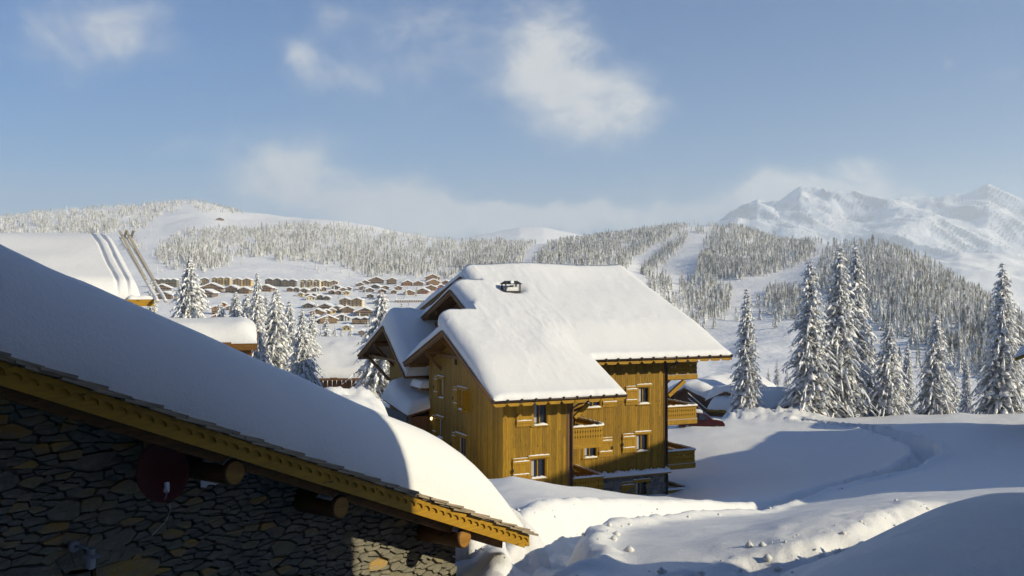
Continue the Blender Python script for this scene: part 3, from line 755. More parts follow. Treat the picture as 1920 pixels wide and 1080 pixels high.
def window(root, Fm, a0, a1, z0, z1, shutters=('l',), snow=True, curtain=True, lintel=True, sw=None, open_r=False):
    """opening a0..a1 x z0..z1; a grows to the right as seen from outside when Fm does"""
    b = MB(); fw = .05
    b.fbox(Fm, a0, a0 + fw, -.16, .03, z0, z1); b.fbox(Fm, a1 - fw, a1, -.16, .03, z0, z1)
    b.fbox(Fm, a0 + fw, a1 - fw, -.16, .03, z1 - fw, z1); b.fbox(Fm, a0 + fw, a1 - fw, -.16, .03, z0, z0 + fw)
    am = (a0 + a1) / 2; b.fbox(Fm, am - .03, am + .03, -.155, -.09, z0 + fw, z1 - fw)
    w = b.build('window', TRIM, root)
    b = MB(); b.fbox(Fm, a0 + fw, a1 - fw, -.14, -.125, z0 + fw, z1 - fw); b.build('pane', GLASS, w)
    if curtain:
        b = MB(); n = 6
        for i in range(n): b.fbox(Fm, a0 + fw + .02 + i * .035, a0 + fw + .05 + i * .035, -.122 - .004 * (i % 2), -.118 - .004 * (i % 2), z0 + fw + .05, z1 - fw)
        b.build('curtain', CURT, w)
    # casing
    for ca in (a0 - .09, a1):
        b = MB(); b.fbox(Fm, ca, ca + .09, .0, .055, z0 - .03, z1 + .02); b.build('casing', TRIMV, w)
    b = MB(); b.fbox(Fm, a0 - .12, a1 + .12, -.02, .10, z0 - .09, z0 - .03); b.build('sill', TRIM, w)
    sn = MB()
    if snow: snow_strip(sn, Fm, a0 + .02, a1 - .02, -.10, .09, z0 - .03 + fw * .0, .10)
    if lintel:
        b = MB(); b.fbox(Fm, a0 - .16, a1 + .16, .0, .12, z1 + .02, z1 + .16); b.build('lintel', TRIM, w)
        if snow: snow_strip(sn, Fm, a0 - .16, a1 + .16, .0, .12, z1 + .16, .055)
    if sn.v: sn.build('snow_cap', SNOW, w, smooth=True, kind='stuff')
    sw = sw or (a1 - a0)
    for sd in shutters:
        s = MB(); c0, c1 = (a0 - .10 - sw, a0 - .10) if sd == 'l' else (a1 + .10, a1 + .10 + sw)
        nb = 5; bw = (c1 - c0) / nb
        for i in range(nb): s.fbox(Fm, c0 + i * bw + .004, c0 + (i + 1) * bw - .004, .05, .085, z0 - .04, z1 + .04)
        for zz in (z0 + .14, z1 - .22): s.fbox(Fm, c0, c1, .085, .125, zz, zz + .13)
        s.fbox(Fm, c0, c1, .05, .10, z1 + .04, z1 + .08)
        so_ = s.build('shutter', TRIMV, root)
        if snow:
            s = MB()
            for zz in (z0 + .27, z1 - .09): snow_strip(s, Fm, c0, c1, .085, .125, zz, .05)
            snow_strip(s, Fm, c0, c1, .05, .10, z1 + .08, .03)
            s.build('snow_line', SNOW, so_, smooth=True, kind='stuff')
        h = MB(); e = c0 if sd == 'l' else c1; h.fbox(Fm, e - .03, e + .04, .12, .15, (z0 + z1) / 2 - .12, (z0 + z1) / 2 + .06); h.build('latch', DARKM, so_)
    if open_r:                                     # one shutter standing ajar
        s = MB(); s.hexa([Fm(a1 + .03, .03, z0), Fm(a1 + .07, .03, z0), Fm(a1 + .12, .40, z0), Fm(a1 + .08, .40, z0), Fm(a1 + .03, .03, z1), Fm(a1 + .07, .03, z1), Fm(a1 + .12, .40, z1), Fm(a1 + .08, .40, z1)])
        s.build('shutter', TRIMV, root)
SLATP = [(-.5, 0), (.5, 0), (.5, .38), (.30, .47), (.5, .56), (.5, .66), (.26, .74), (.5, .84), (.5, 1), (-.5, 1), (-.5, .84), (-.26, .74), (-.5, .66), (-.5, .56), (-.30, .47), (-.5, .38)]
_slat_cache = {}
def slat_mesh(w, h, m):
    k = (round(w, 3), round(h, 3), m.name)
    if k not in _slat_cache:
        b = MB(); b.prism([(x * w, 0, z * h) for x, z in SLATP], (0, .028, 0)); _slat_cache[k] = b.mesh('slat', m)
    return _slat_cache[k]
def balcony(root, b0, b1, s0, s1, zf, h=1.0, open_side='l', scallop=False, roundc=0.0):
    """floor b0..b1 x s0..s1 (s0: outer, south side); rails on the south and on the east (and west if open_side is 'lr')"""
    m = MB(); m.box(b0, b1, s0 + .02, s1, zf - .16, zf); fl = m.build('balcony', TRIM, root)
    sides = [((b0, s0), (b1 - roundc, s0)), ((b1, s0 + roundc), (b1, s1))]
    if 'w' in open_side: sides.append(((b0, s1), (b0, s0)))
    if 'n' in open_side: sides.append(((b1, s1), (b0, s1)))
    if roundc:
        pts = [(b1 - roundc + roundc * math.sin(a), s0 + roundc - roundc * math.cos(a)) for a in np.linspace(0, math.pi / 2, 6)]
        sides[1:1] = list(zip(pts[:-1], pts[1:]))
    rail = MB(); sn = MB(); skirt = MB()
    for (p, q) in sides:
        P, Q = Vector((*p, 0)), Vector((*q, 0)); L = (Q - P).length; d = (Q - P) / L; out = Vector((d.y, -d.x, 0))
        Fm = lambda a, o, z: P + d * a + out * o + Vector((0, 0, z))
        rail.fbox(Fm, -.03, L + .03, -.07, .07, zf + h - .05, zf + h)
        rail.fbox(Fm, 0, L, -.045, -.005, zf + .10, zf + .17)
        rail.fbox(Fm, 0, L, -.045, -.005, zf + h - .16, zf + h - .09)
        snow_strip(sn, Fm, -.03, L + .03, -.08, .08, zf + h, .10)
        if scallop:
            n = max(2, int(L / .17)); w = L / n
            for i in range(n):
                a = i * w; poly = [Fm(a, .03, zf - .12), Fm(a + w, .03, zf - .12)] + [Fm(a + w * (1 - u), .03, zf + .14 + .05 * math.sin(math.pi * u)) for u in np.linspace(0, 1, 6)]
                skirt.prism(poly, out * .02)
                for u in np.linspace(.0, .86, 6):
                    z_ = zf + .14 + .05 * math.sin(math.pi * (u + .07)); sn.fbox(Fm, a + w * u, a + w * (u + .15), .03, .055, z_, z_ + .022)
        else:
            skirt.fbox(Fm, 0, L, .0, .03, zf - .18, zf + .04)
        n = max(1, round(L / .165)); w = L / n; ang = math.atan2(d.y, d.x)
        me = slat_mesh(w - .012, h - .06 + .06, TRIMV)
        for i in range(n):
            o = obj('slat', me, fl, loc=Fm((i + .5) * w, .0, zf - .02), rot=(0, 0, ang))
    rail.build('handrail', TRIM, fl); skirt.build('apron', TRIM, fl); sn.build('rail_snow', SNOW, fl, smooth=True)
    return fl
def larch_chalet():
    root = empty('larch_chalet', CO, TH, 'large golden larch chalet with a deep snow roof and carved balconies', 'chalet')
    FS = lambda s: (lambda a, d, z: Vector((a, s - d, z)))           # south facades: a to the right
    FW = lambda b: (lambda a, d, z: Vector((b - d, a, z)))           # west facades: a = s
    zz = lambda v: v + ZC
    OV = 1.2; BW = 1.15
    s1, s2 = OV, 4.8; bE1, bE2 = 5.32, 13.9
    under = lambda s: ZE + SL * s - .28
    # ---------------- masses (inner cores behind the boards)
    m = MB(); k = .17
    def core(x0, x1, y0, y1, z0, zt):          # zt(x, y)
        m.hexa([(x0, y0, z0), (x1, y0, z0), (x1, y1, z0), (x0, y1, z0), (x0, y0, zt(x0, y0)), (x1, y0, zt(x1, y0)), (x1, y1, zt(x1, y1)), (x0, y1, zt(x0, y1))])
    tS = lambda x, y: ZE + SL * y - .32
    tN1 = lambda x, y: zz(-2.54) - .337 * (y - 7.16) - .32
    core(BW + k, bE1 - k, s1 + k, 7.16, -.6, tS); core(BW + k, 4.6, 7.16, 12.5, -.6, tN1)
    core(4.6, bE2 - k, s2 + k, 14.2, -.6, tS)
    tM = lambda x, y: zz(.69) - .294 * (y - 14.2) - .32
    core(5.3, bE2 - k, 14.2, 23.0, -.6, tM)
    tG3 = lambda x, y: zz(-.18) - .36 * (y - 12.3) - .32
    core(3.75, 5.5, 8.6, 12.3, 4, tS); core(3.75, 5.4, 12.3, 18.0, 4, tG3)
    m.build('inner_wall', DARKW, root)
    # ---------------- south facades
    C = lambda x, y, s: chit(x, y, s=s)
    winA = (C(999, 797, s1), C(1027, 752, s1)); winB = (C(994, 897, s1), C(1024, 858, s1))
    op1 = [(a.x, b.x, a.z, b.z) for a, b in (winA, winB)]
    m = MB(); facade_boards(m, FS(s1), BW, bE1, -.2, lambda a: under(s1), op1); m.build('board_cladding', GOLD, root, kind='stuff')
    zst = C(1200, 889, s2).z                                            # top of the masonry plinth
    winC = (C(1196, 757, s2), C(1217, 725, s2)); winD = (C(1192, 846, s2), C(1215, 813, s2)); winE = (C(1190, 936, s2), C(1214, 902, s2)); winF = (C(1099, 764, s2), C(1126, 730, s2)); winG = (C(1094, 858, s2), C(1119, 824, s2))
    op2 = [(a.x, b.x, a.z, b.z) for a, b in (winC, winD, winF, winG)]
    m = MB(); facade_boards(m, FS(s2), bE1 - .6, bE2, zst, lambda a: under(s2), op2); m.build('board_cladding', GOLD, root, kind='stuff')
    # masonry plinth: small stones laid in courses, joined (each only a few pixels)
    m = MB(); z = -.6
    while z < zst - .05:
        h = random.uniform(.09, .19); a = bE1 - .6
        while a < bE2 + .06:
            w = random.uniform(.14, .5); a1 = min(a + w, bE2 + .08)
            if not (winE[0].x - .06 < (a + a1) / 2 < winE[1].x + .06 and winE[0].z - .05 < z + h / 2 < winE[1].z + .05):
                m.fbox(FS(s2), a + .01, a1 - .01, -.1, .05 + random.uniform(0, .05), z + .008, min(z + h, zst - .02) - .008)
            a = a1
        z += h
    m.build('plinth_stones', MASON, root, kind='stuff')
    m = MB(); m.fbox(FS(s2), bE1 - .1, bE2 + .12, .0, .34, zst - .04, zst + .03); m.build('plinth_ledge', TRIM, root)
    m = MB(); snow_strip(m, FS(s2), bE1 - .1, bE2 + .10, .0, .34, zst + .03, .30); m.build('ledge_snow', SNOW, root, smooth=True)
    for (a, b), s, sh in ((winA, s1, 'l'), (winB, s1, 'l'), (winC, s2, 'l'), (winD, s2, 'l'), (winE, s2, 'l'), (winF, s2, 'r'), (winG, s2, 'r')):
        window(root, FS(s), a.x, b.x, a.z, b.z, shutters=(sh,))
    # ---------------- west gable wall of the front wing
    tw = lambda a: (under(a) if a < 7.16 else zz(-2.54) - .337 * (a - 7.16) - .28)
    Cw = lambda x, y: chit(x, y, b=BW)
    ws = []
    for (xa, ya, xb, yb) in ((824, 744, 833, 712), (861, 766, 877, 727), (821, 818, 832, 790), (858, 852, 875, 812)):
        p, q = Cw(xa, ya), Cw(xb, yb); ws.append((min(p.y, q.y), max(p.y, q.y), min(p.z, q.z), max(p.z, q.z)))
    # equalise heights: two rows of equal windows
    zr1 = (ws[0][2] + ws[1][2]) / 2, 0
    op = [(a0, a1, z0, z0 + 1.15) for (a0, a1, z0, z1) in ws]
    m = MB(); facade_boards(m, FW(BW), s1, 12.5, -.2, tw, op); m.build('board_cladding', GOLD, root, kind='stuff')
    FWr = lambda a, d, z: Vector((BW - d, -a, z))                        # a' = -s, so a' grows to the right
    for i, (a0, a1, z0, z1) in enumerate(op):
        window(root, FWr, -a1, -a0, z0, z1, shutters=('l',), sw=.62, open_r=(i == 1))
    vt = Cw(855, 678); m = MB(); m.fbox(FW(BW), vt.y - .14, vt.y + .14, .02, .06, vt.z - .15, vt.z + .15, 0); m.fbox(FW(BW), vt.y - .22, vt.y - .14, .02, .14, vt.z - .18, vt.z + .18); m.build('gable_vent', DARKM, root)
    # corner board, downpipes, and brown strips coloured as the pipes' shadows
    m = MB(); m.fbox(FS(s1), BW - .05, BW + .12, .0, .05, -.2, under(s1)); m.build('corner_board_and_pipe_shade', GOLD, root)
    for (b_, s_) in ((bE1 - .10, s1 - .10), (bE2 - .05, s2 - .12)):
        m = MB(); zt = ZE + SL * (s_ - 1.0) - .30
        m.tube([(b_, s_, -.3), (b_, s_, zt - .55), (b_ + .25, s_ - .35, zt - .25), (b_ + .9, s_ - 1.05 + .05, zt + .05)], .055, 10); m.build('downpipe', GUTTER, root, smooth=True)
    m = MB(); m.fbox(FS(s1), bE1 - .34, bE1 + .03, .03, .06, -.2, under(s1)); m.build('corner_board_and_pipe_shade', BROWN, root)  # dark strip painted in place of the downpipe's shadow
    m = MB(); m.fbox(FS(s2), bE2 - .22, bE2 + .03, .03, .06, -.2, under(s2)); m.build('corner_board_and_pipe_shade', BROWN, root)  # painted pipe shadow again, at the east corner
    # east walls (seen from the side)
    FE = lambda b: (lambda a, d, z: Vector((b + d, a, z)))
    m = MB(); facade_boards(m, FE(bE1), s1, s2, -.2, lambda a: under(a), []); facade_boards(m, FE(bE2), s2, 23, -.2, lambda a: under(a) if a < 14.2 else tM(0, a) + .04, [])
    m.build('board_cladding', GOLD, root, kind='stuff')
    # ---------------- balconies
    zb1, zb2 = C(1100, 836, s1).z, C(1100, 836, s1).z - 2.82
    balcony(root, bE1 + .02, 7.5, s1 + .0, s2 - .05, zb1 + .05, 1.02, roundc=.55)
    balcony(root, bE1 + .02, 7.4, s1 + .0, s2 - .05, zb2 + .05, 1.02, roundc=.25)
    se = s2 + .25
    zq = [chit(1280, y, s=se).z for y in (711, 795, 878, 950)]
    for i, (zq_, x1) in enumerate(zip(zq, (1307, 1306, 1303, 1292))):
        bx = chit(x1, 760, s=se).x
        balcony(root, bE2 + .02, bx, se, se + 6.0, zq_ + .12, 1.0 if i else .95, scallop=True, roundc=.25 if i == 3 else 0)
    # diagonal struts
    p = chit(1253, 742, s=se - .05); q = chit(1283, 714, s=se - .05)
    m = MB(); m.beam(p, q, .20, .24); m.build('strut', TRIM, root)
    m = MB(); m.beam(p + Vector((0, 1.6, 0)), q + Vector((0, 1.6, 0)), .18, .2); m.build('strut', TRIM, root)
    p = C(1077, 783, s1 - .05); q = C(1103, 757, s1 - .05); m = MB(); m.beam(p, q, .18, .2); m.build('strut', TRIM, root)
    m = MB(); m.beam(C(1077, 770, s1 + .2), C(1101, 760, s1 + .2), .12, .12); m.build('strut', BROWN, root)
    # ---------------- roof planes (deck 0.2 m)
    def deck(name, pts, zf, th=.2, mt=DARKW):
        m = MB(); n = len(pts); top = [(x, y, zf(x, y)) for x, y in pts]; m.prism(top, (0, 0, -th)); return m.build(name, mt, root)
    zN1 = lambda b, s: zz(-2.54) - .337 * (s - 7.16); zG3 = lambda b, s: zz(-.18) - .36 * (s - 12.3); zM = lambda b, s: zz(.69) - .294 * (s - 14.2)
    zG2s = lambda b, s: zz(-2.67) - .66 * (18.5 - s); zG2n = lambda b, s: zz(-2.67) - .40 * (s - 18.5)
    ER, RR = 17.9, 16.9
    deck('roof', [(0, 0), (8, 0), (8, 7.16), (0, 7.16)], zS); deck('roof', [(2.5, 7.16), (8, 7.16), (8, 12.3), (2.5, 12.3)], zS)
    deck('roof', [(8, 3.6), (ER, 3.6), (RR, 14.2), (8, 14.2)], zS); deck('roof', [(4, 12.3), (8, 12.3), (8, 14.2), (4, 14.2)], zS)
    deck('roof', [(0, 7.16), (4.4, 7.16), (4.4, 14.1), (0, 14.1)], zN1); deck('roof', [(2.5, 12.3), (5.6, 12.3), (5.6, 18.5), (2.5, 18.5)], zG3)
    deck('roof', [(4, 14.2), (RR, 14.2), (ER, 24.6), (4, 24.6)], zM)
    deck('roof', [(0, 14.0), (5, 14.0), (5, 18.5), (0, 18.5)], zG2s); deck('roof', [(0, 18.5), (5.3, 18.5), (5.3, 24.5), (0, 24.5)], zG2n)
    # barge boards on the west rakes, two layers with a scalloped lower edge
    def rake(b, pa, pb, h=.26, parent=root):
        P, Q = Vector((b, pa[0], pa[1])), Vector((b, pb[0], pb[1])); d = (Q - P); L = d.length; d /= L; up = Vector((0, -d.z, d.y)); up = up if up.z > 0 else -up
        m = MB(); m.prism([P + up * .05, Q + up * .05, Q - up * h * .62, P - up * h * .62], (-.045, 0, 0)); m.prism([P + up * .09 + Vector((-.046, 0, 0)), Q + up * .09 + Vector((-.046, 0, 0)), Q + up * .02 + Vector((-.046, 0, 0)), P + up * .02 + Vector((-.046, 0, 0))], (-.06, 0, 0)); m.build('bargeboard', DARKW, root)
        n = int(L / .22); w = L / n; m = MB()
        for i in range(n):
            a = i * w; poly = [P + d * a, P + d * (a + w)] + [P + d * (a + w * (1 - u)) - up * (h * .8 + .06 * math.sin(math.pi * u)) for u in np.linspace(0, 1, 6)]
            m.prism([q + Vector((.002, 0, 0)) for q in poly], (.028, 0, 0))
        m.build('scalloped_board', DARKW, root)
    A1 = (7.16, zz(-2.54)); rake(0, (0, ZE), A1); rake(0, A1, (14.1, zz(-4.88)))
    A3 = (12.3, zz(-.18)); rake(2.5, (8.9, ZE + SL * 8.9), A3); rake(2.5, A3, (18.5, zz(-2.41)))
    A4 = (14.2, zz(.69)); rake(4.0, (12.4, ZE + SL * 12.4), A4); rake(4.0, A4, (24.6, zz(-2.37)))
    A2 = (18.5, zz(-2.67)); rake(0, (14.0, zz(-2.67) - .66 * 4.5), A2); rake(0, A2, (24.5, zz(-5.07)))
    # gable walls of the upper gables and of the north wing
    m = MB(); facade_boards(m, FW(3.6), 8.6, 18.0, zz(-4.6), lambda a: (ZE + SL * a - .28) if a < 12.3 else zz(-.18) - .36 * (a - 12.3) - .28, []); facade_boards(m, FW(5.2), 12.4, 23, zz(-4.6), lambda a: (ZE + SL * a - .28) if a < 14.2 else zM(0, a) - .28, [])
    m.build('board_cladding', BROWN, root, kind='stuff')
    m = MB(); facade_boards(m, FW(1.55), 14.3, 21.8, -.2, lambda a: (zG2s(0, a) if a < 18.5 else zG2n(0, a)) - .26, []); m.build('board_cladding', GOLD, root, kind='stuff')
    m = MB(); core(1.75, 8, 14.2, 18.5, -.6, lambda x, y: zG2s(0, y) - .3); core(1.75, 8, 18.5, 21.7, -.6, lambda x, y: zG2n(0, y) - .3); m.build('inner_wall', DARKW, root)
    # purlins and braces under the west overhangs
    m = []
    def beam(p, q, w=.2, h=.24, mt=DARKW, nm='beam'):
        mm = MB(); mm.beam(p, q, w, h); mm.build(nm, mt, root)
    for s_ in (4.2, 7.16, 10.4, 13.4):
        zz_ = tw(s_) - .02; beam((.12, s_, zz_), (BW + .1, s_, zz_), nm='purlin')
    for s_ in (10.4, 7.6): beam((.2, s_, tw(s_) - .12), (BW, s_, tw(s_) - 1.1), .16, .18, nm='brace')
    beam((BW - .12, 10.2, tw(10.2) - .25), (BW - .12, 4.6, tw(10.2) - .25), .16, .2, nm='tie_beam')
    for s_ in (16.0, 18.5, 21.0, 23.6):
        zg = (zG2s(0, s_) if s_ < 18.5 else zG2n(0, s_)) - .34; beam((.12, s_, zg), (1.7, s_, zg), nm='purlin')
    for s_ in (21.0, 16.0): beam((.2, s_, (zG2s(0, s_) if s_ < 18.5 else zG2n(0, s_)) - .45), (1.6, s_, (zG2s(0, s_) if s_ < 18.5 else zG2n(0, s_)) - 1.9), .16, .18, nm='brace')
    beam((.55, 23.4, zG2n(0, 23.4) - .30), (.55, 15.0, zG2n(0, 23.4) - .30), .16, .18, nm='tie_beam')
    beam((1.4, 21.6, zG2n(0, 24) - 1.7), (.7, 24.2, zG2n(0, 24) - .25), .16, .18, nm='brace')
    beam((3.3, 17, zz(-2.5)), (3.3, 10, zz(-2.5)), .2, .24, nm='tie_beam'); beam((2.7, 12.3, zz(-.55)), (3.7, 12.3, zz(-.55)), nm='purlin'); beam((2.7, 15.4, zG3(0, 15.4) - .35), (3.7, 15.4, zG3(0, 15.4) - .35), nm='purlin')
    beam((4.3, 14.2, zz(.35)), (5.3, 14.2, zz(.35)), nm='purlin')
    # ---------------- eaves: fascia, scalloped valance, shingle ends
    def eave(b0, b1, s, z):
        m = MB(); m.box(b0, b1, s - .03, s, z - .20, z + .02); m.build('fascia', DARKW, root)
        n = max(1, round((b1 - b0) / .82)); w = (b1 - b0) / n; m = MB()
        for i in range(n):
            a = b0 + i * w
            m.prism([(a, s - .058, z - .16), (a + w, s - .058, z - .16), (a + w * .86, s - .058, z - .30), (a + w * .80, s - .058, z - .325), (a + w * .20, s - .058, z - .325), (a + w * .14, s - .058, z - .30)], (0, .026, 0))
        m.build('valance', TRIM, root)
        m = MB(); m.tube([(b0 - .02, s - .10, z - .06), (b1 + .02, s - .10, z - .06)], .065, 8); m.build('gutter', GUTTER, root, smooth=True)
        m = MB(); a = b0
        while a < b1: m.box(a - .03, a + .03, s - .2, s - .02, z - .10, z + .06); a += .82
        m.build('gutter_hook', GUTTER, root, kind='stuff')
    eave(0, 8, 0, ZE); eave(8.0, ER, 3.6, ZE + SL * 3.6)
    # right verge board
    m = MB(); m.prism([(ER, 3.6, ZE + SL * 3.6), (RR, 14.2, ZE + SL * 14.2), (RR, 14.2, ZE + SL * 14.2 - .3), (ER, 3.6, ZE + SL * 3.6 - .3)], (.05, 0, 0)); m.prism([(8.0, 0, ZE), (8.0, 3.6, ZE + SL * 3.6), (8.0, 3.6, ZE + SL * 3.6 - .3), (8.0, 0, ZE - .3)], (.05, 0, 0)); m.build('bargeboard', DARKW, root)
    # ---------------- snow: one rounded blanket per roof level
    zSe = lambda U, V: ZE + SL * V
    # the south plane with its wing: rectilinear outline, distance to the free edges
    xs = np.unique(np.round(np.concatenate([edge_spaced(0, 8, .8, 0, .22), edge_spaced(2.5, 8, .9, 0, .22), edge_spaced(8, 17.9, 0, .7, .22), edge_spaced(2.5, 8, .9, 1.2, .22)]), 3))
    ys = np.unique(np.round(np.concatenate([edge_spaced(0, 7.16, .5, 0, .22), edge_spaced(3.6, 14.3, .5, 0, .22), np.array([7.16, 8.0, 12.3])]), 3))
    Ug, Vg = np.meshgrid(xs, ys)
    west = np.where(Vg <= 8.2, 0.0, 2.5 + (np.clip(Vg - 12.3, 0, 2) > 0) * 1.5)
    south = np.where(Ug <= 8.001, 0.0, 3.6)
    rightv = 17.9 - (Vg - 3.6) * 1.0 / 10.6
    rw = .85 * np.where(Vg <= 8.2, 1, sstep(Vg, 8.6, 9.5)) + .02
    dw = Ug - west; dsou = np.where(Ug <= 8.001, np.where(Vg > 3.6, np.minimum(Vg, np.hypot(8 - Ug, Vg - 3.6)), np.minimum(Vg, np.maximum(8 - Ug, .0))), Vg - 3.6); de = rightv - Ug
    de1 = np.where(Vg < 3.6, 8.0 - Ug, 9)
    mask = (dw >= -1e-6) & (Vg - south >= -1e-6) & (de1 >= -1e-6)
    rndv = lambda d, r: np.sqrt(np.clip(1 - (1 - np.clip(d / r, 0, 1)) ** 2, 0, 1))
    prof = rndv(np.maximum(dw, 0), rw) * np.where(dw > -1e-6, .34 * rndv(np.maximum(dsou, 0), .15) + .66 * sstep(dsou, 0, 3.2), 0) * rnd(np.maximum(de, 0), .8) * rnd(np.maximum(de1, 0), 1.0)
    th = .74 * prof * (1 + fbm(Ug * .22, Vg * .22, 2, 71) * .22) + .06
    th = th + prof * (.55 * np.exp(-((Vg - 14.2) / 1.3) ** 2) * .3)
    # fill the re-entrant corner beside the eave step and the dormer foot with blown snow
    th = th + 0 * prof
    zt = ZE + SL * Vg + th + prof * (fbm(Ug * 1.5, Vg * 1.5, 3, 73) * .03 + np.abs(fbm(Ug * 2.2, Vg * .8, 3, 79)) * .05)
    # hollow scoured round the chimney
    pc = Vector(chit(957, 539, s=12.0)); 
    global CHIM
    best = None
    for i in range(200):
        s_ = 8 + i * .03; p = chit(958, 541, s=s_); e = abs(p.z - (ZE + SL * s_ + .74))
        if best is None or e < best[0]: best = (e, p)
    CHIM = best[1]
    zt = zt - .38 * np.exp(-(((Ug - CHIM.x) / .85) ** 2 + ((Vg - CHIM.y) / .6) ** 2) ** 2)
    zt = np.maximum(zt, ZE + SL * Vg + .03)
    wob = fbm(Ug * .9 + 3, Vg * .9, 3, 75) * .09 * (1 - np.clip(prof * 1.4, 0, 1))
    Pm = np.stack([np.minimum(Ug, np.where(mask, rightv + .02, Ug)) + wob * 0, Vg - .06 * (1 - np.clip(prof, 0, 1)) - np.abs(wob), zt], -1)
    cell = mask[:-1, :-1] & mask[1:, :-1] & mask[:-1, 1:] & mask[1:, 1:]
    cell &= (Ug[:-1, :-1] < 17.2)[:, :] | (de[:-1, :-1] > -.15)
    me = grid_mesh('roof_snow', Pm, SNOW, mask=cell)
    # close the sides down to the deck
    import bmesh
    bm = bmesh.new(); bm.from_mesh(me); be = [e for e in bm.edges if e.is_boundary]
    r_ = bmesh.ops.extrude_edge_only(bm, edges=be)
    for v in [g for g in r_['geom'] if isinstance(g, bmesh.types.BMVert)]: v.co.z = ZE + SL * max(v.co.y, 0) - .02
    bm.to_mesh(me); bm.free(); obj('roof_snow', me, root)
    # north slope of the front wing, heaped against the dormer
    def heap(U, V):
        j = np.maximum(ZE + SL * V - (zz(-2.54) - .337 * (V - 7.16)), 0)
        return np.clip(j, 0, 1.75) * sstep(U, .6, 2.55) * (1 - sstep(V, 8.7, 9.7)) - .10 * sstep(U, 1.6, 2.6) * (1 - sstep(V, 8.7, 9.7))
    snow_obj('roof_snow', snow_rect(0, 2.85, 6.6, 14.1, lambda U, V: np.where(V < 7.16, ZE + SL * V, zz(-2.54) - .337 * (V - 7.16)), .72, (.8, 0, .9, .8), .2, 5, .03, heap), root)
    snow_obj('roof_snow', snow_rect(2.5, 5.2, 11.7, 18.5, lambda U, V: np.where(V < 12.3, ZE + SL * V, zz(-.18) - .36 * (V - 12.3)), .62, (.7, 0, .9, .7), .2, 6, .03), root)
    snow_obj('roof_snow', snow_rect(4, 16.9, 13.9, 24.6, lambda U, V: np.where(V < 14.2, ZE + SL * V, zz(.69) - .294 * (V - 14.2)), .66, (.6, .8, .9, .7), .3, 7, .03), root)
    snow_obj('roof_snow', snow_rect(0, 4.0, 13.95, 24.5, lambda U, V: np.where(V < 18.5, zz(-2.67) - .66 * (18.5 - V) * 1.0, zz(-2.67) - .40 * (V - 18.5)) + 0, .80, (.9, 0, .7, .8), .2, 8, .03,
             lambda U, V: .35 * np.exp(-((V - 18.3) / 1.6) ** 2) + .5 * np.exp(-((V - 14.6) / 1.0) ** 2) * sstep(U, .8, 2.5)), root)
    # ---------------- porch roof between the two west gables, with its snow and metal siding
    pz = lambda U, V: zz(-7.95) + (V - 12.4) * .10 + (U + .3) * .25
    deck('porch_roof', [(-.3, 12.4), (3, 12.4), (3, 17.6), (-.3, 17.6)], lambda b, s: pz(b, s), .16)
    snow_obj('porch_snow', snow_rect(-.38, 2.6, 12.3, 17.7, pz, .62, (.55, 0, .55, .7), .18, 9, .05, lambda U, V: .55 * np.exp(-((V - 16.6) / 1.0) ** 2)), root)
    m = MB(); m.box(.0, 1.6, 12.7, 17.2, -.3, zz(-8.15)); m.build('porch_wall', BROWN, root)
    m = MB(); n = 22; a = 13.4
    for i in range(n):
        w = .20; m.fbox(FW(-.05), a + i * w, a + (i + .5) * w, .0, .05, zz(-10.2), zz(-8.05)); m.fbox(FW(-.05), a + (i + .5) * w, a + (i + 1) * w, .0, .012, zz(-10.2), zz(-8.05))
    m.build('metal_siding', METAL, root)
    snow_obj('canopy_snow', snow_rect(.6, 1.6, 12.55, 14.6, lambda U, V: zz(-6.35) + U * 0, .34, (.2, 0, .2, .2), .12, 12, .03), root)
    m = MB(); m.box(.62, 1.55, 12.55, 14.58, zz(-6.5), zz(-6.33)); m.build('canopy', DARKW, root)
    # ---------------- chimney cowl
    m = MB(); x, y, z = CHIM; z = ZE + SL * y
    hw, hd = .50, .30; top = z + 1.02
    for sx in (-1, 1):
        for sy in (-1, 1): m.box(x + sx * hw - .035, x + sx * hw + .035, y + sy * hd - .035, y + sy * hd + .035, z, top)
    m.box(x - .54, x + .54, y - .35, y + .35, z, z + .60); cm = m.build('chimney', DARKM, root)
    m = MB(); m.hexa([(x - .62, y - .48, top), (x + .62, y - .48, top), (x + .62, y + .48, top), (x - .62, y + .48, top), (x - .44, y - .05, top + .22), (x + .44, y - .05, top + .22), (x + .44, y + .05, top + .22), (x - .44, y + .05, top + .22)]); m.build('cowl_roof', DARKM, cm)
    snow_obj('chimney_snow', snow_rect(x - .4, x + .4, y - .28, y + .28, lambda U, V: z + .60 + U * 0, .13, (.15, .15, .12, .12), .08, 31, .02), cm)
    snow_obj('chimney_snow', snow_rect(x - .2, x + .02, y - .44, y - .28, lambda U, V: top + .03 + (V - y + .5) * .50, .06, (.1, .1, .08, .08), .05, 32, .01), cm)
    m = MB(); m.lathe([(.12, 0), (.12, .34), (.1, .36)], (x + .05, y, z + .60), (0, 0, 1), 12); m.build('flue', METAL, cm)
    # lit entrance lamp on the west wall
    p = chit(809, 785, b=BW - .12)
    ml = bpy.data.materials.new('lit_bulb'); ml.use_nodes = True; bb = ml.node_tree.nodes['Principled BSDF']; bb.inputs['Emission Color'].default_value = (1, .62, .2, 1); bb.inputs['Emission Strength'].default_value = 6
    m = MB(); m.lathe([(.03, -.08), (.075, -.04), (.08, .03), (.04, .09)], p, (0, 0, 1), 10); m.build('entrance_lamp', ml, root, smooth=True)
larch_chalet()
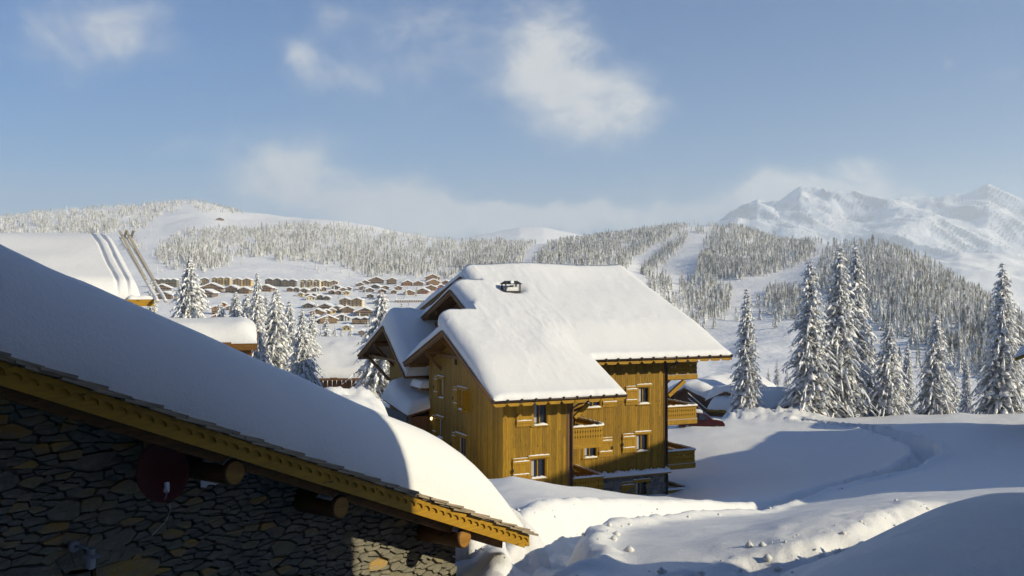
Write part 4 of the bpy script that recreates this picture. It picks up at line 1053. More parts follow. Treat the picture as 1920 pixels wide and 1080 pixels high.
# ================================================================== OTHER CHALETS NEAR BY
def gable_chalet(name, label, loc, rz, w, d, eave, ridge, ov=.9, wallm=None, snowT=.7, base=-4, trim=None, ridge_x=0.0, parts=None, cat='chalet'):
    """ridge runs along local y from 0 (front gable) to d; half width w each side; heights above loc"""
    root = empty(name, loc, rz, label, cat)
    wallm = wallm or BROWN; trim = trim or BROWN
    m = MB(); wi = w - .0
    m.prism([(-w + .1, .1, base), (w - .1, .1, base), (w - .1, .1, eave - .2), (ridge_x, .1, ridge - .25), (-w + .1, .1, eave - .2)], (0, d - .2, 0)); m.build('wall_core', DARKW, root)
    m = MB(); n = int(2 * w / .2)
    zt = lambda x: eave - .12 + (ridge - eave) * (1 - abs(x - ridge_x) / (w + (ridge_x if x < ridge_x else -ridge_x)))
    facade_boards(m, lambda a, o, z: Vector((a, -o + .0, z)), -w, w, base, zt, [], .2)
    facade_boards(m, lambda a, o, z: Vector((w + o, a, z)), 0, d, base, lambda a: eave - .12, [], .2); facade_boards(m, lambda a, o, z: Vector((-w - o, a, z)), 0, d, base, lambda a: eave - .12, [], .2)
    m.build('board_cladding', wallm, root, kind='stuff')
    sl = (ridge - eave) / w; e2 = eave - sl * ov; W2 = w + ov
    zf = lambda U, V: ridge - sl * np.abs(U - ridge_x)
    m = MB(); m.prism([(-W2, -ov, e2), (ridge_x, -ov, ridge), (ridge_x, -ov, ridge - .22), (-W2, -ov, e2 - .2)], (0, d + 2 * ov, 0)); m.build('roof', DARKW, root)
    m = MB(); m.prism([(W2, -ov, e2), (ridge_x, -ov, ridge), (ridge_x, -ov, ridge - .22), (W2, -ov, e2 - .2)], (0, d + 2 * ov, 0)); m.build('roof', DARKW, root)
    for sgn in (-1, 1):
        m = MB(); m.prism([(sgn * W2, -ov - .04, e2 + .05), (ridge_x, -ov - .04, ridge + .05), (ridge_x, -ov - .04, ridge - .3), (sgn * W2, -ov - .04, e2 - .3)], (0, .035, 0)); m.build('bargeboard', trim, root)
        m = MB(); m.box(min(sgn * W2, sgn * (W2 + .035)), max(sgn * W2, sgn * (W2 + .035)), -ov, d + ov, e2 - .28, e2 + .03); m.build('fascia', trim, root)
    P = snow_rect(-W2 - .05, W2 + .05, -ov - .04, d + ov, zf, snowT, (.8, .8, .8, .8), .35, int(abs(loc[0]) * 7) % 90, .04, lambda U, V: -.25 * snowT * np.exp(-((U - ridge_x) / 1.0) ** 2), .05)
    snow_obj('roof_snow', P, root)
    return root
def near_chalets():
    # the chalet the picture is taken from: it stands to the right of the camera and throws the long shade over the near roof
    d = Vector((.927, -.375, 0)); n = Vector((-.375, -.927, 0)); c = Vector((9.3, 12.0, 0))
    rz = math.atan2(d.y, d.x)
    r = empty('tall_lodge', c, rz, 'tall timber lodge beside the viewpoint that shades the foreground', 'lodge')
    m = MB(); m.box(.05, 14, -17, -.05, -8, 9.8); m.build('wall_core', DARKW, r)
    m = MB(); facade_boards(m, lambda a, o, z: Vector((a, o, z)), 0, 14, -8, lambda a: 9.8, [], .2); facade_boards(m, lambda a, o, z: Vector((-o, a, z)), -17, 0, -8, lambda a: 9.8, [], .2); m.build('board_cladding', BROWN, r, kind='stuff')
    m = MB(); m.prism([(-.2, -17.5, 9.8), (-.2, 0.1, 9.8), (-.2, -8.5, 12.6)], (14.5, 0, 0)); m.build('roof', DARKW, r)
    snow_obj('roof_snow', snow_rect(-.25, 14.3, -17.6, .15, lambda U, V: 9.85 + 2.8 * (1 - np.abs(V + 8.6) / 9), .5, (.5, .5, .5, .5), .5, 3), r)
    m = MB(); m.prism([(-20, -1.6, -8), (4.0, -1.6, -8), (4.0, -1.6, 7.0), (-20, -1.6, 7.0)], (0, -12, 0)); o = m.build('added_wing_core', DARKW, r); o.matrix_parent_inverse = (Matrix.Translation(c) @ Matrix.Rotation(rz, 4, 'Z')).inverted()  # unseen wing added behind the camera to block skylight from the shaded side
    m = MB(); facade_boards(m, lambda a, q, z: Vector((a, -1.58 + q, z)), -20, 4, -8, lambda a: 7.0, [], .2); o = m.build('added_wing_cladding', BROWN, r, kind='stuff'); o.matrix_parent_inverse = (Matrix.Translation(c) @ Matrix.Rotation(rz, 4, 'Z')).inverted()
    m = MB(); m.prism([(-20.5, -.6, 7.0), (-20.5, -14, 7.0), (-20.5, -7.5, 9.5)], (24.6, 0, 0)); o = m.build('added_wing_roof', DARKW, r); o.matrix_parent_inverse = (Matrix.Translation(c) @ Matrix.Rotation(rz, 4, 'Z')).inverted()
    # big chalet beyond the right edge: its shade lies over the hollow
    X0 = 40.9; base = -13.0
    r = empty('broad_chalet', (X0, 0, base), 0, 'broad brown chalet beyond the right edge whose shade lies over the snow hollow', 'chalet')
    H = lambda z: z - base
    pr = [(8.0, -4.6), (36.0, 8.6), (49.4, 5.0), (65.5, -1.6), (77.0, -3.7)]
    zt = lambda a: H(float(np.interp(a, [p[0] for p in pr], [p[1] for p in pr])))
    m = MB(); m.prism([(1, 9, 0), (1, 76, 0)] + [(1, y, zt(y) - .3) for y in (76, 65.5, 49.4, 36, 9)], (18, 0, 0)); m.build('wall_core', DARKW, r)
    m = MB(); facade_boards(m, lambda a, o, z: Vector((.9 - o, a, z)), 9, 76, 0, lambda a: zt(a) - .25, [], .25); facade_boards(m, lambda a, o, z: Vector((a, 76 + o, z)), .9, 18.9, 0, lambda a: zt(76) - .3, [], .25); m.build('board_cladding', BROWN, r, kind='stuff')
    for (a, b) in zip(pr[:-1], pr[1:]):
        m = MB(); m.prism([(0, a[0], H(a[1])), (0, b[0], H(b[1])), (0, b[0], H(b[1]) - .25), (0, a[0], H(a[1]) - .25)], (20, 0, 0)); m.build('roof', DARKW, r)
        m = MB(); m.prism([(-.05, a[0], H(a[1]) + .03), (-.05, b[0], H(b[1]) + .03), (-.05, b[0], H(b[1]) - .38), (-.05, a[0], H(a[1]) - .38)], (.05, 0, 0)); m.build('bargeboard', TRIM, r)
    zf = lambda U, V: H(np.interp(V, [p[0] for p in pr], [p[1] for p in pr]))
    snow_obj('roof_snow', snow_rect(-.05, 20, 8, 77.05, zf, .6, (.8, .8, .8, .8), .5, 9), r)
    p = at(1904, 671, 81)
    gable_chalet('corner_chalet', 'brown chalet cut by the right edge, its snowy eave corner behind the big spruce', (p.x + 5.82, p.y - 2.32, p.z - 6.0), R(-30), 5.3, 2.6, 6.45, 8.9, .9, BROWN, .6, -4, TRIM)
    # long snowed-in roof at the far left with crossed barge poles on its gable
    P0 = at(205, 451, 46.0); P1 = at(262, 556, 38.5)
    d = (P1 - P0); rz = math.atan2(d.y, d.x); Ld = math.hypot(d.x, d.y); fall = -d.z / Ld
    r = empty('long_roofed_chalet', (P0.x, P0.y, P0.z - 8), rz + math.pi / 2, 'chalet at the far left with a broad sunlit snow roof and crossed barge poles', 'chalet')
    # local frame: -y runs down the slope, +x ... towards the right-hand verge; the roof extends to -x
    zf = lambda U, V: 8 - fall * (-V) * (V <= 0) - fall * V * (V > 0)
    zf = lambda U, V: 8 - fall * np.abs(V)
    L = 30.0
    m = MB(); m.prism([(-L, -Ld - .2, 8 - fall * (Ld + .2)), (-L, 0, 8), (-L, 0, 7.75), (-L, -Ld - .2, 7.75 - fall * (Ld + .2))], (L, 0, 0)); m.build('roof', DARKW, r)
    m = MB(); m.prism([(-L, 8, 8 - fall * 8), (-L, 0, 8), (-L, 0, 7.75), (-L, 8, 7.75 - fall * 8)], (L, 0, 0)); m.build('roof', DARKW, r)
    m = MB(); m.prism([(-L + 1, -Ld + .9, 0), (-L + 1, 7, 0), (-L + 1, 7, 7.7 - fall * 7), (-L + 1, 0, 7.7), (-L + 1, -Ld + .9, 7.7 - fall * Ld)], (L - 2.2, 0, 0)); m.build('wall_core', DARKW, r)
    m = MB(); zt = lambda a: 7.7 - fall * abs(a)
    facade_boards(m, lambda a, o, z: Vector((-1.2 + o, a, z)), -Ld + .9, 7, 0, zt, [], .25); facade_boards(m, lambda a, o, z: Vector((a, -Ld + .9 - o, z)), -L + 1, -1.2, 0, lambda a: 7.7 - fall * Ld, [], .25); m.build('board_cladding', BROWN, r, kind='stuff')
    def crease(U, V):      # two furrows in the snow parallel to the verge
        w = fbm(V * .5, V * 0, 2, 3) * .12
        return -.12 * np.exp(-((U + .42 + w) / .065) ** 2) - .11 * np.exp(-((U + .80 + w) / .06) ** 2)
    us = np.unique(np.concatenate([edge_spaced(-L, .0, .5, .45, .4), np.arange(-1.2, -.16, .03)])); vs = edge_spaced(-Ld - .25, 8, .7, .6, .3)
    Uq, Vq = np.meshgrid(us, vs); h = rnd(-Uq, .45) * rnd(Uq + L, .5) * rnd(Vq + Ld + .25, .7) * rnd(8 - Vq, .6)
    zq = zf(Uq, Vq) + .05 + h * (.62 + fbm(Uq * .25, Vq * .25, 3, 4) * .16 + crease(Uq, Vq)) - .35 * h * np.exp(-(Vq / 1.2) ** 2)
    P = np.stack([Uq, Vq, zq], -1); 
    a = P[:1].copy(); a[..., 2] -= .3; b = P[-1:].copy(); b[..., 2] -= .3; P = np.concatenate([a, P, b], 0); a = P[:, :1].copy(); a[..., 2] -= .3; b = P[:, -1:].copy(); b[..., 2] -= .3
    snow_obj('roof_snow', np.concatenate([a, P, b], 1), r)
    for (off, w) in ((.52, .036), (.82, .042)):
        m = MB(); m.beam((off, .55, 8.22 + fall * .9), (off, -Ld - .9, 8.05 - fall * (Ld + .9)), .10, w * 1.4); bb = m.build('barge_pole', FROSTW, r)
        m = MB(); snow_strip(m, lambda a, o, z: Vector((off - .07 + o, -a, z - fall * a)), -.3, Ld + .8, 0, .14, 8.05 + w * .75, .07); m.build('pole_snow', SNOW, bb, smooth=True)
        m = MB(); m.beam((off + .13, -.75, 8.2 + fall * .9), (off + .13, .5, 8.1 - fall * .5), .10, w * 1.4); m.build('barge_pole', FROSTW, r)
    m = MB(); m.beam((-.6, -Ld - .35, 7.85 - fall * (Ld + .3)), (.45, -Ld - .35, 7.85 - fall * (Ld + .3)), .2, .26); m.build('eave_beam', TRIM, r)
    m = MB(); snow_strip(m, lambda a, o, z: Vector((a, -Ld - .46 + o, z)), -.5, .45, 0, .24, 7.98 - fall * (Ld + .3), .14); m.build('beam_snow', SNOW, r, smooth=True)
    # low hut with a flat snow load, between the left spruces and the larch chalet
    p = at(645, 706, 98)
    gable_chalet('snowed_in_hut', 'low brown hut with icicles under a broad sunlit snow roof', (p.x - 1.0, p.y + 1.2, p.z - 1.9), R(94), 7.2, 9.5, 1.3, 4.0, .9, BROWN, .75, -3, BROWN, cat='hut').location = (p.x + 3.6, p.y + 7.4, p.z - 1.0)
    hut = [o for o in COL.objects if o.name == 'snowed_in_hut'][0]; m = MB(); m.lathe([(.05, 0), (.03, -.3), (.004, -.75)], (0, 0, 0), (0, 0, 1), 6); ic = m.mesh('icicle', ICE, True)
    for i in range(24):
        y = -.8 + i * .46 + random.uniform(-.08, .08); q = random.choice((.25, .4, .6, .9)); obj('icicle', ic, hut, loc=(-8.16, y, .72), scale=(1, 1, q))
    # small roof tucked behind the stone chalet
    p = at(458, 640, 38)
    gable_chalet('shed', 'small shed with a curling snow cap over its brown wall, behind the stone chalet', (p.x - .15, p.y + 1.5, p.z - 1.62), R(104), 1.3, 7.5, 1.62, 1.95, .22, DARKW, .62, -3, DARKW, cat='shed')
    # brown chalets behind the car on the right
    p = at(1290, 724, 112)
    gable_chalet('dark_brown_chalet', 'dark brown chalet behind the red car with its gable under heavy snow', (p.x, p.y, p.z - 4.1), R(-34), 3.7, 17, 2.3, 4.0, .8, BROWN, 1.0, -4, BROWN)
    p = at(1372, 741, 108)
    gable_chalet('brown_annexe', 'low brown annexe between the dark chalet and the lone spruce', (p.x, p.y, p.z - 2.0), R(-34), 1.8, 7, 1.1, 2.0, .6, BROWN, .9, -4, BROWN, cat='annexe').location = (p.x - .3, p.y + .3, p.z - 1.5)
    p = at(1452, 776, 104)
    gable_chalet('half_buried_shed', 'brown shed roof half buried in snow beside the tall spruces', (p.x, p.y, p.z - 1.0), R(52), 3.2, 7, .9, 2.5, .5, BROWN, .8, -4, GOLD, cat='shed').location = (p.x + 1.9, p.y + 2.2, p.z - .6)
    # outside stair of the dark chalet, snow on its treads
    a = at(1290, 738, 110.5); b = at(1325, 768, 108.5)
    r = empty('outside_stair', a, 0, 'dark outside stair with snowy rails beside the dark brown chalet', 'stair')
    for k in range(3):
        m = MB(); o = Vector((0, -.2 * k, -.55 * k)); m.beam(o, b - a + o, .06, .08); s = m.build('stair_rail', BROWN, r)
        m = MB(); m.beam(o + Vector((0, 0, .07)), b - a + o + Vector((0, 0, .07)), .07, .06); m.build('rail_snow', SNOW, s)
near_chalets()
def snow_heap():
    c = at(940, 1060, 20.6); U, V = np.meshgrid(np.linspace(0, 2 * math.pi, 80), np.linspace(0, 1, 40))
    ph = V * math.pi * .62
    r = 1.30 * (1 + fbm(np.cos(U) * 1.6 + 3, np.sin(U) * 1.6 + V * 2.2, 4, 13) * .32)
    x = np.cos(U) * np.sin(ph) * r; y = np.sin(U) * np.sin(ph) * r * 1.15; z = np.cos(ph) * r * 1.25 + .05
    x = np.where(V > .8, x * 1.0, x)
    P = np.stack([x, y, z], -1); P[:, -1] = P[:, 0]
    o = snow_obj('snow_heap', P, None, SNOWR); o.location = (c.x - .15, c.y + .9, c.z - .75); o['kind'] = 'structure'
snow_heap()
def snow_clods():
    b = MB(); rg = random.Random(3); paths = [(PATH, 220, 1.0), (PATH2, 90, 1.0)]
    for path, n, wd in paths:
        pts = [Vector(((x - 960) / F * d, d, 0)) for x, y, d in path]
        for i in range(n):
            k = rg.randrange(len(pts) - 1); p = pts[k].lerp(pts[k + 1], rg.random()); sd = rg.choice((-1, 1)); t = (pts[k + 1] - pts[k]).normalized(); p = p + Vector((-t.y, t.x, 0)) * sd * wd * rg.uniform(.25, 1.5)
            r = .02 + .075 * rg.random() ** 3; z = gz(p.x, p.y); vs = []
            for (ux, uy, uz) in ((1,0,0),(-1,0,0),(0,1,0),(0,-1,0),(0,0,1),(0,0,-1)): vs.append((p.x + ux * r * rg.uniform(.7, 1.3), p.y + uy * r * rg.uniform(.7, 1.3), z + r * .3 + uz * r * rg.uniform(.6, 1.1)))
            b.add(vs, [(0, 2, 4), (2, 1, 4), (1, 3, 4), (3, 0, 4), (2, 0, 5), (1, 2, 5), (3, 1, 5), (0, 3, 5)])
    tag(b.build('snow_clods', SNOWR, kind='stuff', smooth=True), 'loose clods of snow along the edges of the trodden path', 'snow')
snow_clods()
# ================================================================== CAR
def car():
    p = at(1318, 797, 88.5); g = gz(p.x, p.y)
    r = empty('hatchback_car', (p.x - .2, p.y, g - .36), R(-4), 'dark red hatchback half buried in snow beside the balcony', 'car')
    red = mat('red_car_paint', lambda t, b: (b.inputs['Base Color'].__setattr__('default_value', (.045, .005, .007, 1)), b.inputs['Roughness'].__setattr__('default_value', .3)))
    tyre = m_plain('tyre', (.02, .02, .02), .9)
    prof = [(-2.0, .35), (-2.02, .85), (-1.75, 1.0), (-1.55, 1.42), (-1.2, 1.55), (-.1, 1.56), (.25, 1.48), (.95, 1.02), (1.6, .92), (1.98, .72), (2.02, .35)]
    secs = [(-.84, .88, .96), (-.70, 1, 1.0), (.70, 1, 1.0), (.84, .88, .96)]
    m = MB(); n = len(prof); vs = []
    for (y, k, kx) in [(-.86, 0, 1), (-.80, 1, 1), (.80, 1, 1), (.86, 0, 1)]:
        for (x, z) in prof:
            tumble = max(0, z - .95) * .30
            zz = z if k else (z - .03 if z > .5 else z + .02)
            vs.append((x * (1 if k else .985), y * (1 - tumble), zz))
    fs = [(j * n + i, j * n + i + 1, (j + 1) * n + i + 1, (j + 1) * n + i) for j in range(3) for i in range(n - 1)] + [tuple(range(n - 1, -1, -1)), tuple(range(3 * n, 4 * n)), (0, n, 2 * n, 3 * n)[::1]]
    m.add(vs, fs); m.build('body', red, r, smooth=False)
    def side(y, nm, pts):
        m = MB(); yy = lambda z: y * (1 - max(0, z - .95) * .30) + (.045 if y > 0 else -.045)
        m.add([(x, yy(z), z) for x, z in pts], [tuple(range(len(pts)))] if y < 0 else [tuple(range(len(pts)))[::-1]]); m.build(nm, GLASS, r)
    for y in (-.862, .862):
        side(y, 'side_window', [(-.25, 1.0), (.72, 1.0), (.12, 1.44), (-.25, 1.47)]); side(y, 'side_window', [(-1.35, 1.0), (-.35, 1.0), (-.35, 1.47), (-1.15, 1.46)])
    m = MB(); m.add([(.93, -.70, 1.05), (.93, .70, 1.05), (.29, .60, 1.475), (.29, -.60, 1.475)], [(0, 1, 2, 3)]); o = m.build('windscreen', GLASS, r); o.location = (.05, 0, .04)
    m = MB(); m.box(.45, .62, -1.02, -.86, .98, 1.12); m.build('wing_mirror', red, r); m = MB(); m.box(.45, .62, .86, 1.02, .98, 1.12); m.build('wing_mirror', red, r)
    for y in (-.62, .62):
        m = MB(); m.lathe([(.14, 0), (.13, .05), (.08, .07)], (1.90, y, .72), (1, 0, .2), 12); m.build('headlight', WHITEP, r, smooth=True)
    for x in (-1.25, 1.3):
        for y in (-.78, .78):
            m = MB(); m.lathe([(.2, -.1), (.31, -.09), (.31, .09), (.2, .1)], (x, y, .31), (0, 1, 0), 18); w = m.build('wheel', tyre, r)
            m = MB(); m.lathe([(.19, -.105), (.19, .105)], (x, y, .31), (0, 1, 0), 14); m.build('rim', METAL, w)
    m = MB(); m.box(2.0, 2.04, -.7, .7, .40, .58); m.build('bumper', tyre, r)
    snow_obj('car_snow', snow_rect(-1.2, .1, -.55, .55, lambda U, V: 1.555 + U * 0, .13, (.3, .3, .25, .25), .12, 44, .02), r)
    snow_obj('car_snow', snow_rect(1.0, 1.75, -.6, .2, lambda U, V: 1.02 - (U - .95) * .15, .05, (.2, .2, .2, .2), .08, 45, .05, None, .0), r)
car()
# ================================================================== SPRUCES
def spruce_meshes(seed, H, Rm, dens=1.0, droop=.62, bare=.03, power=.9, wide=1.0):
    """trunk, needle and snow meshes of one snow-laden spruce, base at the origin"""
    rg = random.Random(seed); t = MB()
    t.tube([(0, 0, -.6), (0, 0, H * .3), (rg.uniform(-.04, .04), rg.uniform(-.04, .04), H * .7), (0, 0, H * .985)], [H * .017, H * .013, H * .007, .012], 8)
    nv, nf = [], []; sv, sf = [], []
    def quad(V, Fc, a, b, c, d):
        k = len(V); V += [a, b, c, d]; Fc.append((k, k + 1, k + 2, k + 3))
    z = H * bare
    while z < H * .985:
        u = z / H; L0 = Rm * (1 - u) ** power + .10
        nb = max(3, int((5.2 + 5.0 * (1 - u)) * dens)); a0 = rg.uniform(0, 6.28)
        for i in range(nb):
            if rg.random() < .07: continue
            a = a0 + 6.283 * (i + rg.uniform(-.3, .3)) / nb; L = L0 * rg.choice((rg.uniform(.5, .8), rg.uniform(.75, 1.1), rg.uniform(.85, 1.25))); zz = z + rg.uniform(-.12, .12) * min(1, L)
            dr = droop * rg.uniform(.75, 1.25) * (1.0 - .45 * u)
            dx, dy = math.cos(a), math.sin(a); tx, ty = -dy, dx; n = 5 if L > .7 else 3
            bend = rg.uniform(-.12, .12)
            ax = []
            for k in range(n + 1):
                q = k / n; r = L * q * (1 - .06 * q)
                h = zz + L * (.10 * q - dr * q ** 1.7 * 1.05 + .10 * max(0, q - .72))
                ax.append((dx * r + tx * bend * L * q * q, dy * r + ty * bend * L * q * q, h))
            wv = lambda q: L * .30 * wide * (math.sin(min(1, q * 1.25 + .16) * math.pi) ** .8 * .75 + .10) + .03
            # needle sprays: hanging, ragged side twigs
            for k in range(n):
                for half in (0, 1):
                    q = (k + half * .5 + rg.random() * .4) / n; q = min(q, .985); kk = min(int(q * n), n - 1); f = q * n - kk
                    p = [ax[kk][j] + (ax[kk + 1][j] - ax[kk][j]) * f for j in range(3)]; w = wv(q) * rg.uniform(.75, 1.35)
                    for sd in (-1, 1):
                        fw = rg.uniform(.25, .7); dn = rg.uniform(.35, .95)
                        ex, ey = tx * sd + dx * fw, ty * sd + dy * fw
                        tip = (p[0] + ex * w, p[1] + ey * w, p[2] - w * dn)
                        b_ = .16 * w + .05
                        quad(nv, nf, (p[0] - dx * b_, p[1] - dy * b_, p[2] + .0), (p[0] + dx * b_, p[1] + dy * b_, p[2] - .02), (tip[0] + dx * b_ * .55, tip[1] + dy * b_ * .55, tip[2] - .05), (tip[0] - dx * b_ * .55, tip[1] - dy * b_ * .55, tip[2]))
                    # hanging curtain below the branch
                    hg = rg.uniform(.14, .34) * min(1, L) ; s_ = wv(q) * .3 + .04; ca, sa = math.cos(rg.uniform(0, 3.1)), math.sin(rg.uniform(0, 3.1))
                    quad(nv, nf, (p[0] - ca * s_, p[1] - sa * s_, p[2]), (p[0] + ca * s_, p[1] + sa * s_, p[2]), (p[0] + ca * s_ * .3, p[1] + sa * s_ * .3, p[2] - hg), (p[0] - ca * s_ * .3, p[1] - sa * s_ * .3, p[2] - hg * 1.1))
            e = ax[-1]; quad(nv, nf, (e[0] - tx * .10, e[1] - ty * .10, e[2]), (e[0] + tx * .10, e[1] + ty * .10, e[2]), (e[0] + dx * .16 * L + tx * .02, e[1] + dy * .16 * L + ty * .02, e[2] - .12 * L), (e[0] + dx * .16 * L - tx * .02, e[1] + dy * .16 * L - ty * .02, e[2] - .14 * L))
            # snow pads along the branch, broken into cushions
            q = rg.uniform(.12, .32)
            while q < .97:
                q1 = min(1.0, q + rg.uniform(.16, .42)); m = 3; k0 = len(sv)
                lat = rg.uniform(-.35, .35)
                for j in range(m + 1):
                    qq = q + (q1 - q) * j / m; kk = min(int(qq * n), n - 1); f = qq * n - kk
                    p = [ax[kk][c] + (ax[kk + 1][c] - ax[kk][c]) * f for c in range(3)]
                    s = math.sin(math.pi * (j + .35) / (m + .7)); w = wv(qq) * .70 * s * rg.uniform(.7, 1.15) + .02; hh = (.05 + .10 * min(1, L)) * s * rg.uniform(.7, 1.3)
                    px_, py_ = p[0] + tx * lat * w, p[1] + ty * lat * w
                    for (o, hz) in ((-1, -.45), (-.6, .55), (0, 1), (.6, .55), (1, -.45)):
                        sv.append((px_ + tx * o * w, py_ + ty * o * w, p[2] + .015 + hh * hz - abs(o) * w * .30))
                for j in range(m):
                    for c in range(4): sf.append((k0 + j * 5 + c, k0 + j * 5 + c + 1, k0 + (j + 1) * 5 + c + 1, k0 + (j + 1) * 5 + c))
                q = q1 + rg.uniform(.0, .16)
        z += (.30 + .26 * (1 - u)) * (.75 + .25 * H / 15) / math.sqrt(dens) * rg.uniform(.8, 1.2)
    nm = MB(); nm.v = nv; nm.f = nf; nm.m = [0] * len(nf); sm = MB(); sm.v = sv; sm.f = sf; sm.m = [0] * len(sf)
    return t.mesh('trunk', BARK, True), nm.mesh('crown', NEEDLE), sm.mesh('branch_snow', TSNOW, True)
TSNOW = m_snow('tree_snow', .5, .4, (.84, .845, .845))
SPR = {}
def spruce(kind, x, Y, ytop, ybase, label, group, rz=None, lean=0):
    H0, ms = SPR[kind]
    H = (ybase - ytop) / F * Y; p = at(x, ybase, Y)
    r = empty('spruce', p, random.uniform(0, 6.28) if rz is None else rz, label, 'tree', group)
    s = H / H0; r.scale = (s, s, s); r.rotation_euler[1] = lean
    for nm, me in zip(('trunk', 'crown', 'branch_snow'), ms): obj(nm, me, r, kind='stuff' if nm == 'branch_snow' else None)
    return r
def spruces():
    SPR['tall'] = (16.5, spruce_meshes(1, 16.5, 3.5, 1.2, .78, .02, .70)); SPR['tall2'] = (17, spruce_meshes(2, 17, 4.0, 1.2, .85, .02, .78, 1.05))
    SPR['tall3'] = (17, spruce_meshes(12, 17, 3.7, 1.1, .95, .02, .85, 1.2)); SPR['cone2'] = (10.5, spruce_meshes(14, 10.5, 2.8, 1.15, .95, .02, .72, 1.2))
    SPR['slim'] = (13, spruce_meshes(3, 13, 2.1, 1.2, .85, .02, .72, 1.25)); SPR['cone'] = (10.5, spruce_meshes(4, 10.5, 3.0, 1.25, .85, .02, .80, 1.1))
    SPR['wide'] = (9, spruce_meshes(5, 9, 3.9, 1.3, .72, .02, .92, 1.1)); SPR['small'] = (7, spruce_meshes(6, 7, 1.6, .9, .7, .02, .9))
    gR = 'snow-laden spruces along the edge of the plateau'; gL = 'snow-laden spruces left of the larch chalet'; gS = 'small spruces standing farther down the valley'
    for a in (('slim', 1400, 102, 538, 778, 'slender lone spruce beside the brown chalets, right of the larch chalet roof'),
              ('tall', 1519, 101, 480, 784, 'tall bushy spruce, the first of the big clump right of the lone spruce'),
              ('tall2', 1574, 102, 456, 792, 'tallest spruce, in the middle of the clump on the plateau edge'),
              ('tall3', 1604, 108, 452, 782, 'tall narrow spruce leaning close behind the tallest spruce'),
              ('cone', 1666, 101, 596, 782, 'small conical spruce just right of the tallest clump'),
              ('cone2', 1756, 101, 588, 778, 'broad cone-shaped spruce between the small conical one and the right edge'),
              ('tall2', 1880, 101, 488, 780, 'big spruce near the right edge of the picture in front of the broad chalet'),
              ('slim', 1702, 125, 640, 770, 'darker spruce half hidden behind the broad cone-shaped one'),
              ('slim', 1812, 128, 665, 770, 'thin spruce in the gap behind the broad cone and the right-edge spruce'),
              ('small', 1655, 122, 640, 770, 'spruce peeping out behind the small conical one'),
              ('small', 1790, 132, 680, 770, 'low spruce at the foot of the broad cone-shaped one'),
              ('small', 1925, 118, 640, 770, 'spruce cut by the right edge under the broad chalet eave')):
        spruce(*a, gR)
    for a in (('slim', 285, 70, 517, 640, 'little bushy spruce next to the barge poles of the long-roofed chalet'),
              ('wide', 356, 74, 480, 640, 'wide spreading spruce with drooping arms, behind the shed roof'),
              ('cone', 442, 84, 543, 690, 'bushy spruce half hidden between the spreading one and the row'),
              ('slim', 482, 80, 508, 730, 'grey shaded spruce, tallest of the left row'),
              ('cone2', 518, 82, 536, 735, 'full sunlit spruce in the middle of the left row'),
              ('cone', 542, 92, 560, 735, 'spruce squeezed in behind the sunlit one of the left row'),
              ('cone', 567, 78, 575, 722, 'front spruce at the right end of the left row, beside the hut roof'),
              ('wide', 716, 92, 542, 752, 'spruce rising behind the small west gable of the larch chalet'),
              ('cone', 413, 96, 562, 690, 'lowest bushy spruce between the spreading spruce and the left row'), ('cone2', 462, 95, 548, 720, 'spruce filling the gap left of the grey shaded one'), ('slim', 500, 98, 545, 720, 'spruce tip between the grey shaded spruce and the sunlit one'), ('cone', 584, 100, 588, 700, 'spruce behind the right end of the left row'),
              ('small', 754, 120, 567, 690, 'small spruce between the west gables and the hut')):
        spruce(*a, gL)
    for (x, Y, yt, yb, lb) in ((588, 150, 575, 655, 'dark small spruce right behind the left row'), (612, 155, 583, 652, 'bare-topped dark small spruce above the hut roof'), (628, 165, 605, 650, 'little spruce right of the bare-topped one'),
                               (640, 170, 613, 650, 'smallest spruce above the hut roof'), (657, 165, 608, 650, 'pointed little spruce at the right end of the row above the hut roof'), (601, 170, 606, 652, 'short spruce between the dark ones above the hut roof'),
                               (1457, 260, 674, 722, 'young spruce in the gap left of the tall clump'), (1441, 265, 690, 722, 'very small spruce left of the young one in the gap'), (1476, 265, 688, 724, 'very small spruce touching the tall clump in the gap'),
                               (30, 62, 426, 462, 'snow-capped spruce top peeping over the ridge of the long-roofed chalet, nearest the left edge'), (66, 62, 428, 462, 'snow-capped spruce top over the long roof ridge, the right one of two')):
        spruce('small', x, Y, yt, yb, lb, gS)
spruces()
# ================================================================== FAR FOREST
def forest_tree(seed, H=13.0, Rm=2.15, tiers=6):
    rg = random.Random(seed); b = MB(); z = H * .06
    for i in range(tiers):
        u = i / tiers; z1 = H * (u + (1.55 if i < tiers - 1 else 1.0) / tiers); z0 = H * (.04 + u * .96) ; r = Rm * (1 - u) ** .85 * rg.uniform(.85, 1.1) + .12; n = 8
        vs = [(0, 0, min(z1, H))]; off = rg.uniform(0, 6)
        for k in range(2 * n):
            a = off + math.pi * k / n; rr = r * (1 if k % 2 == 0 else .55) * rg.uniform(.8, 1.15); vs.append((math.cos(a) * rr, math.sin(a) * rr, z0 - (.10 * r if k % 2 == 0 else -.25 * r) + rg.uniform(-.12, .12) * r))
        b.add(vs, [(0, 1 + k, 1 + (k + 1) % (2 * n)) for k in range(2 * n)])
    b.tube([(0, 0, -.8), (0, 0, H * .12)], .16, 5)
    return b.mesh('far_spruce', FOREST)
FT = [forest_tree(101), forest_tree(102, 12, 1.8, 6), forest_tree(103, 12, 2.6, 6), forest_tree(104, 13, 1.5, 7)]
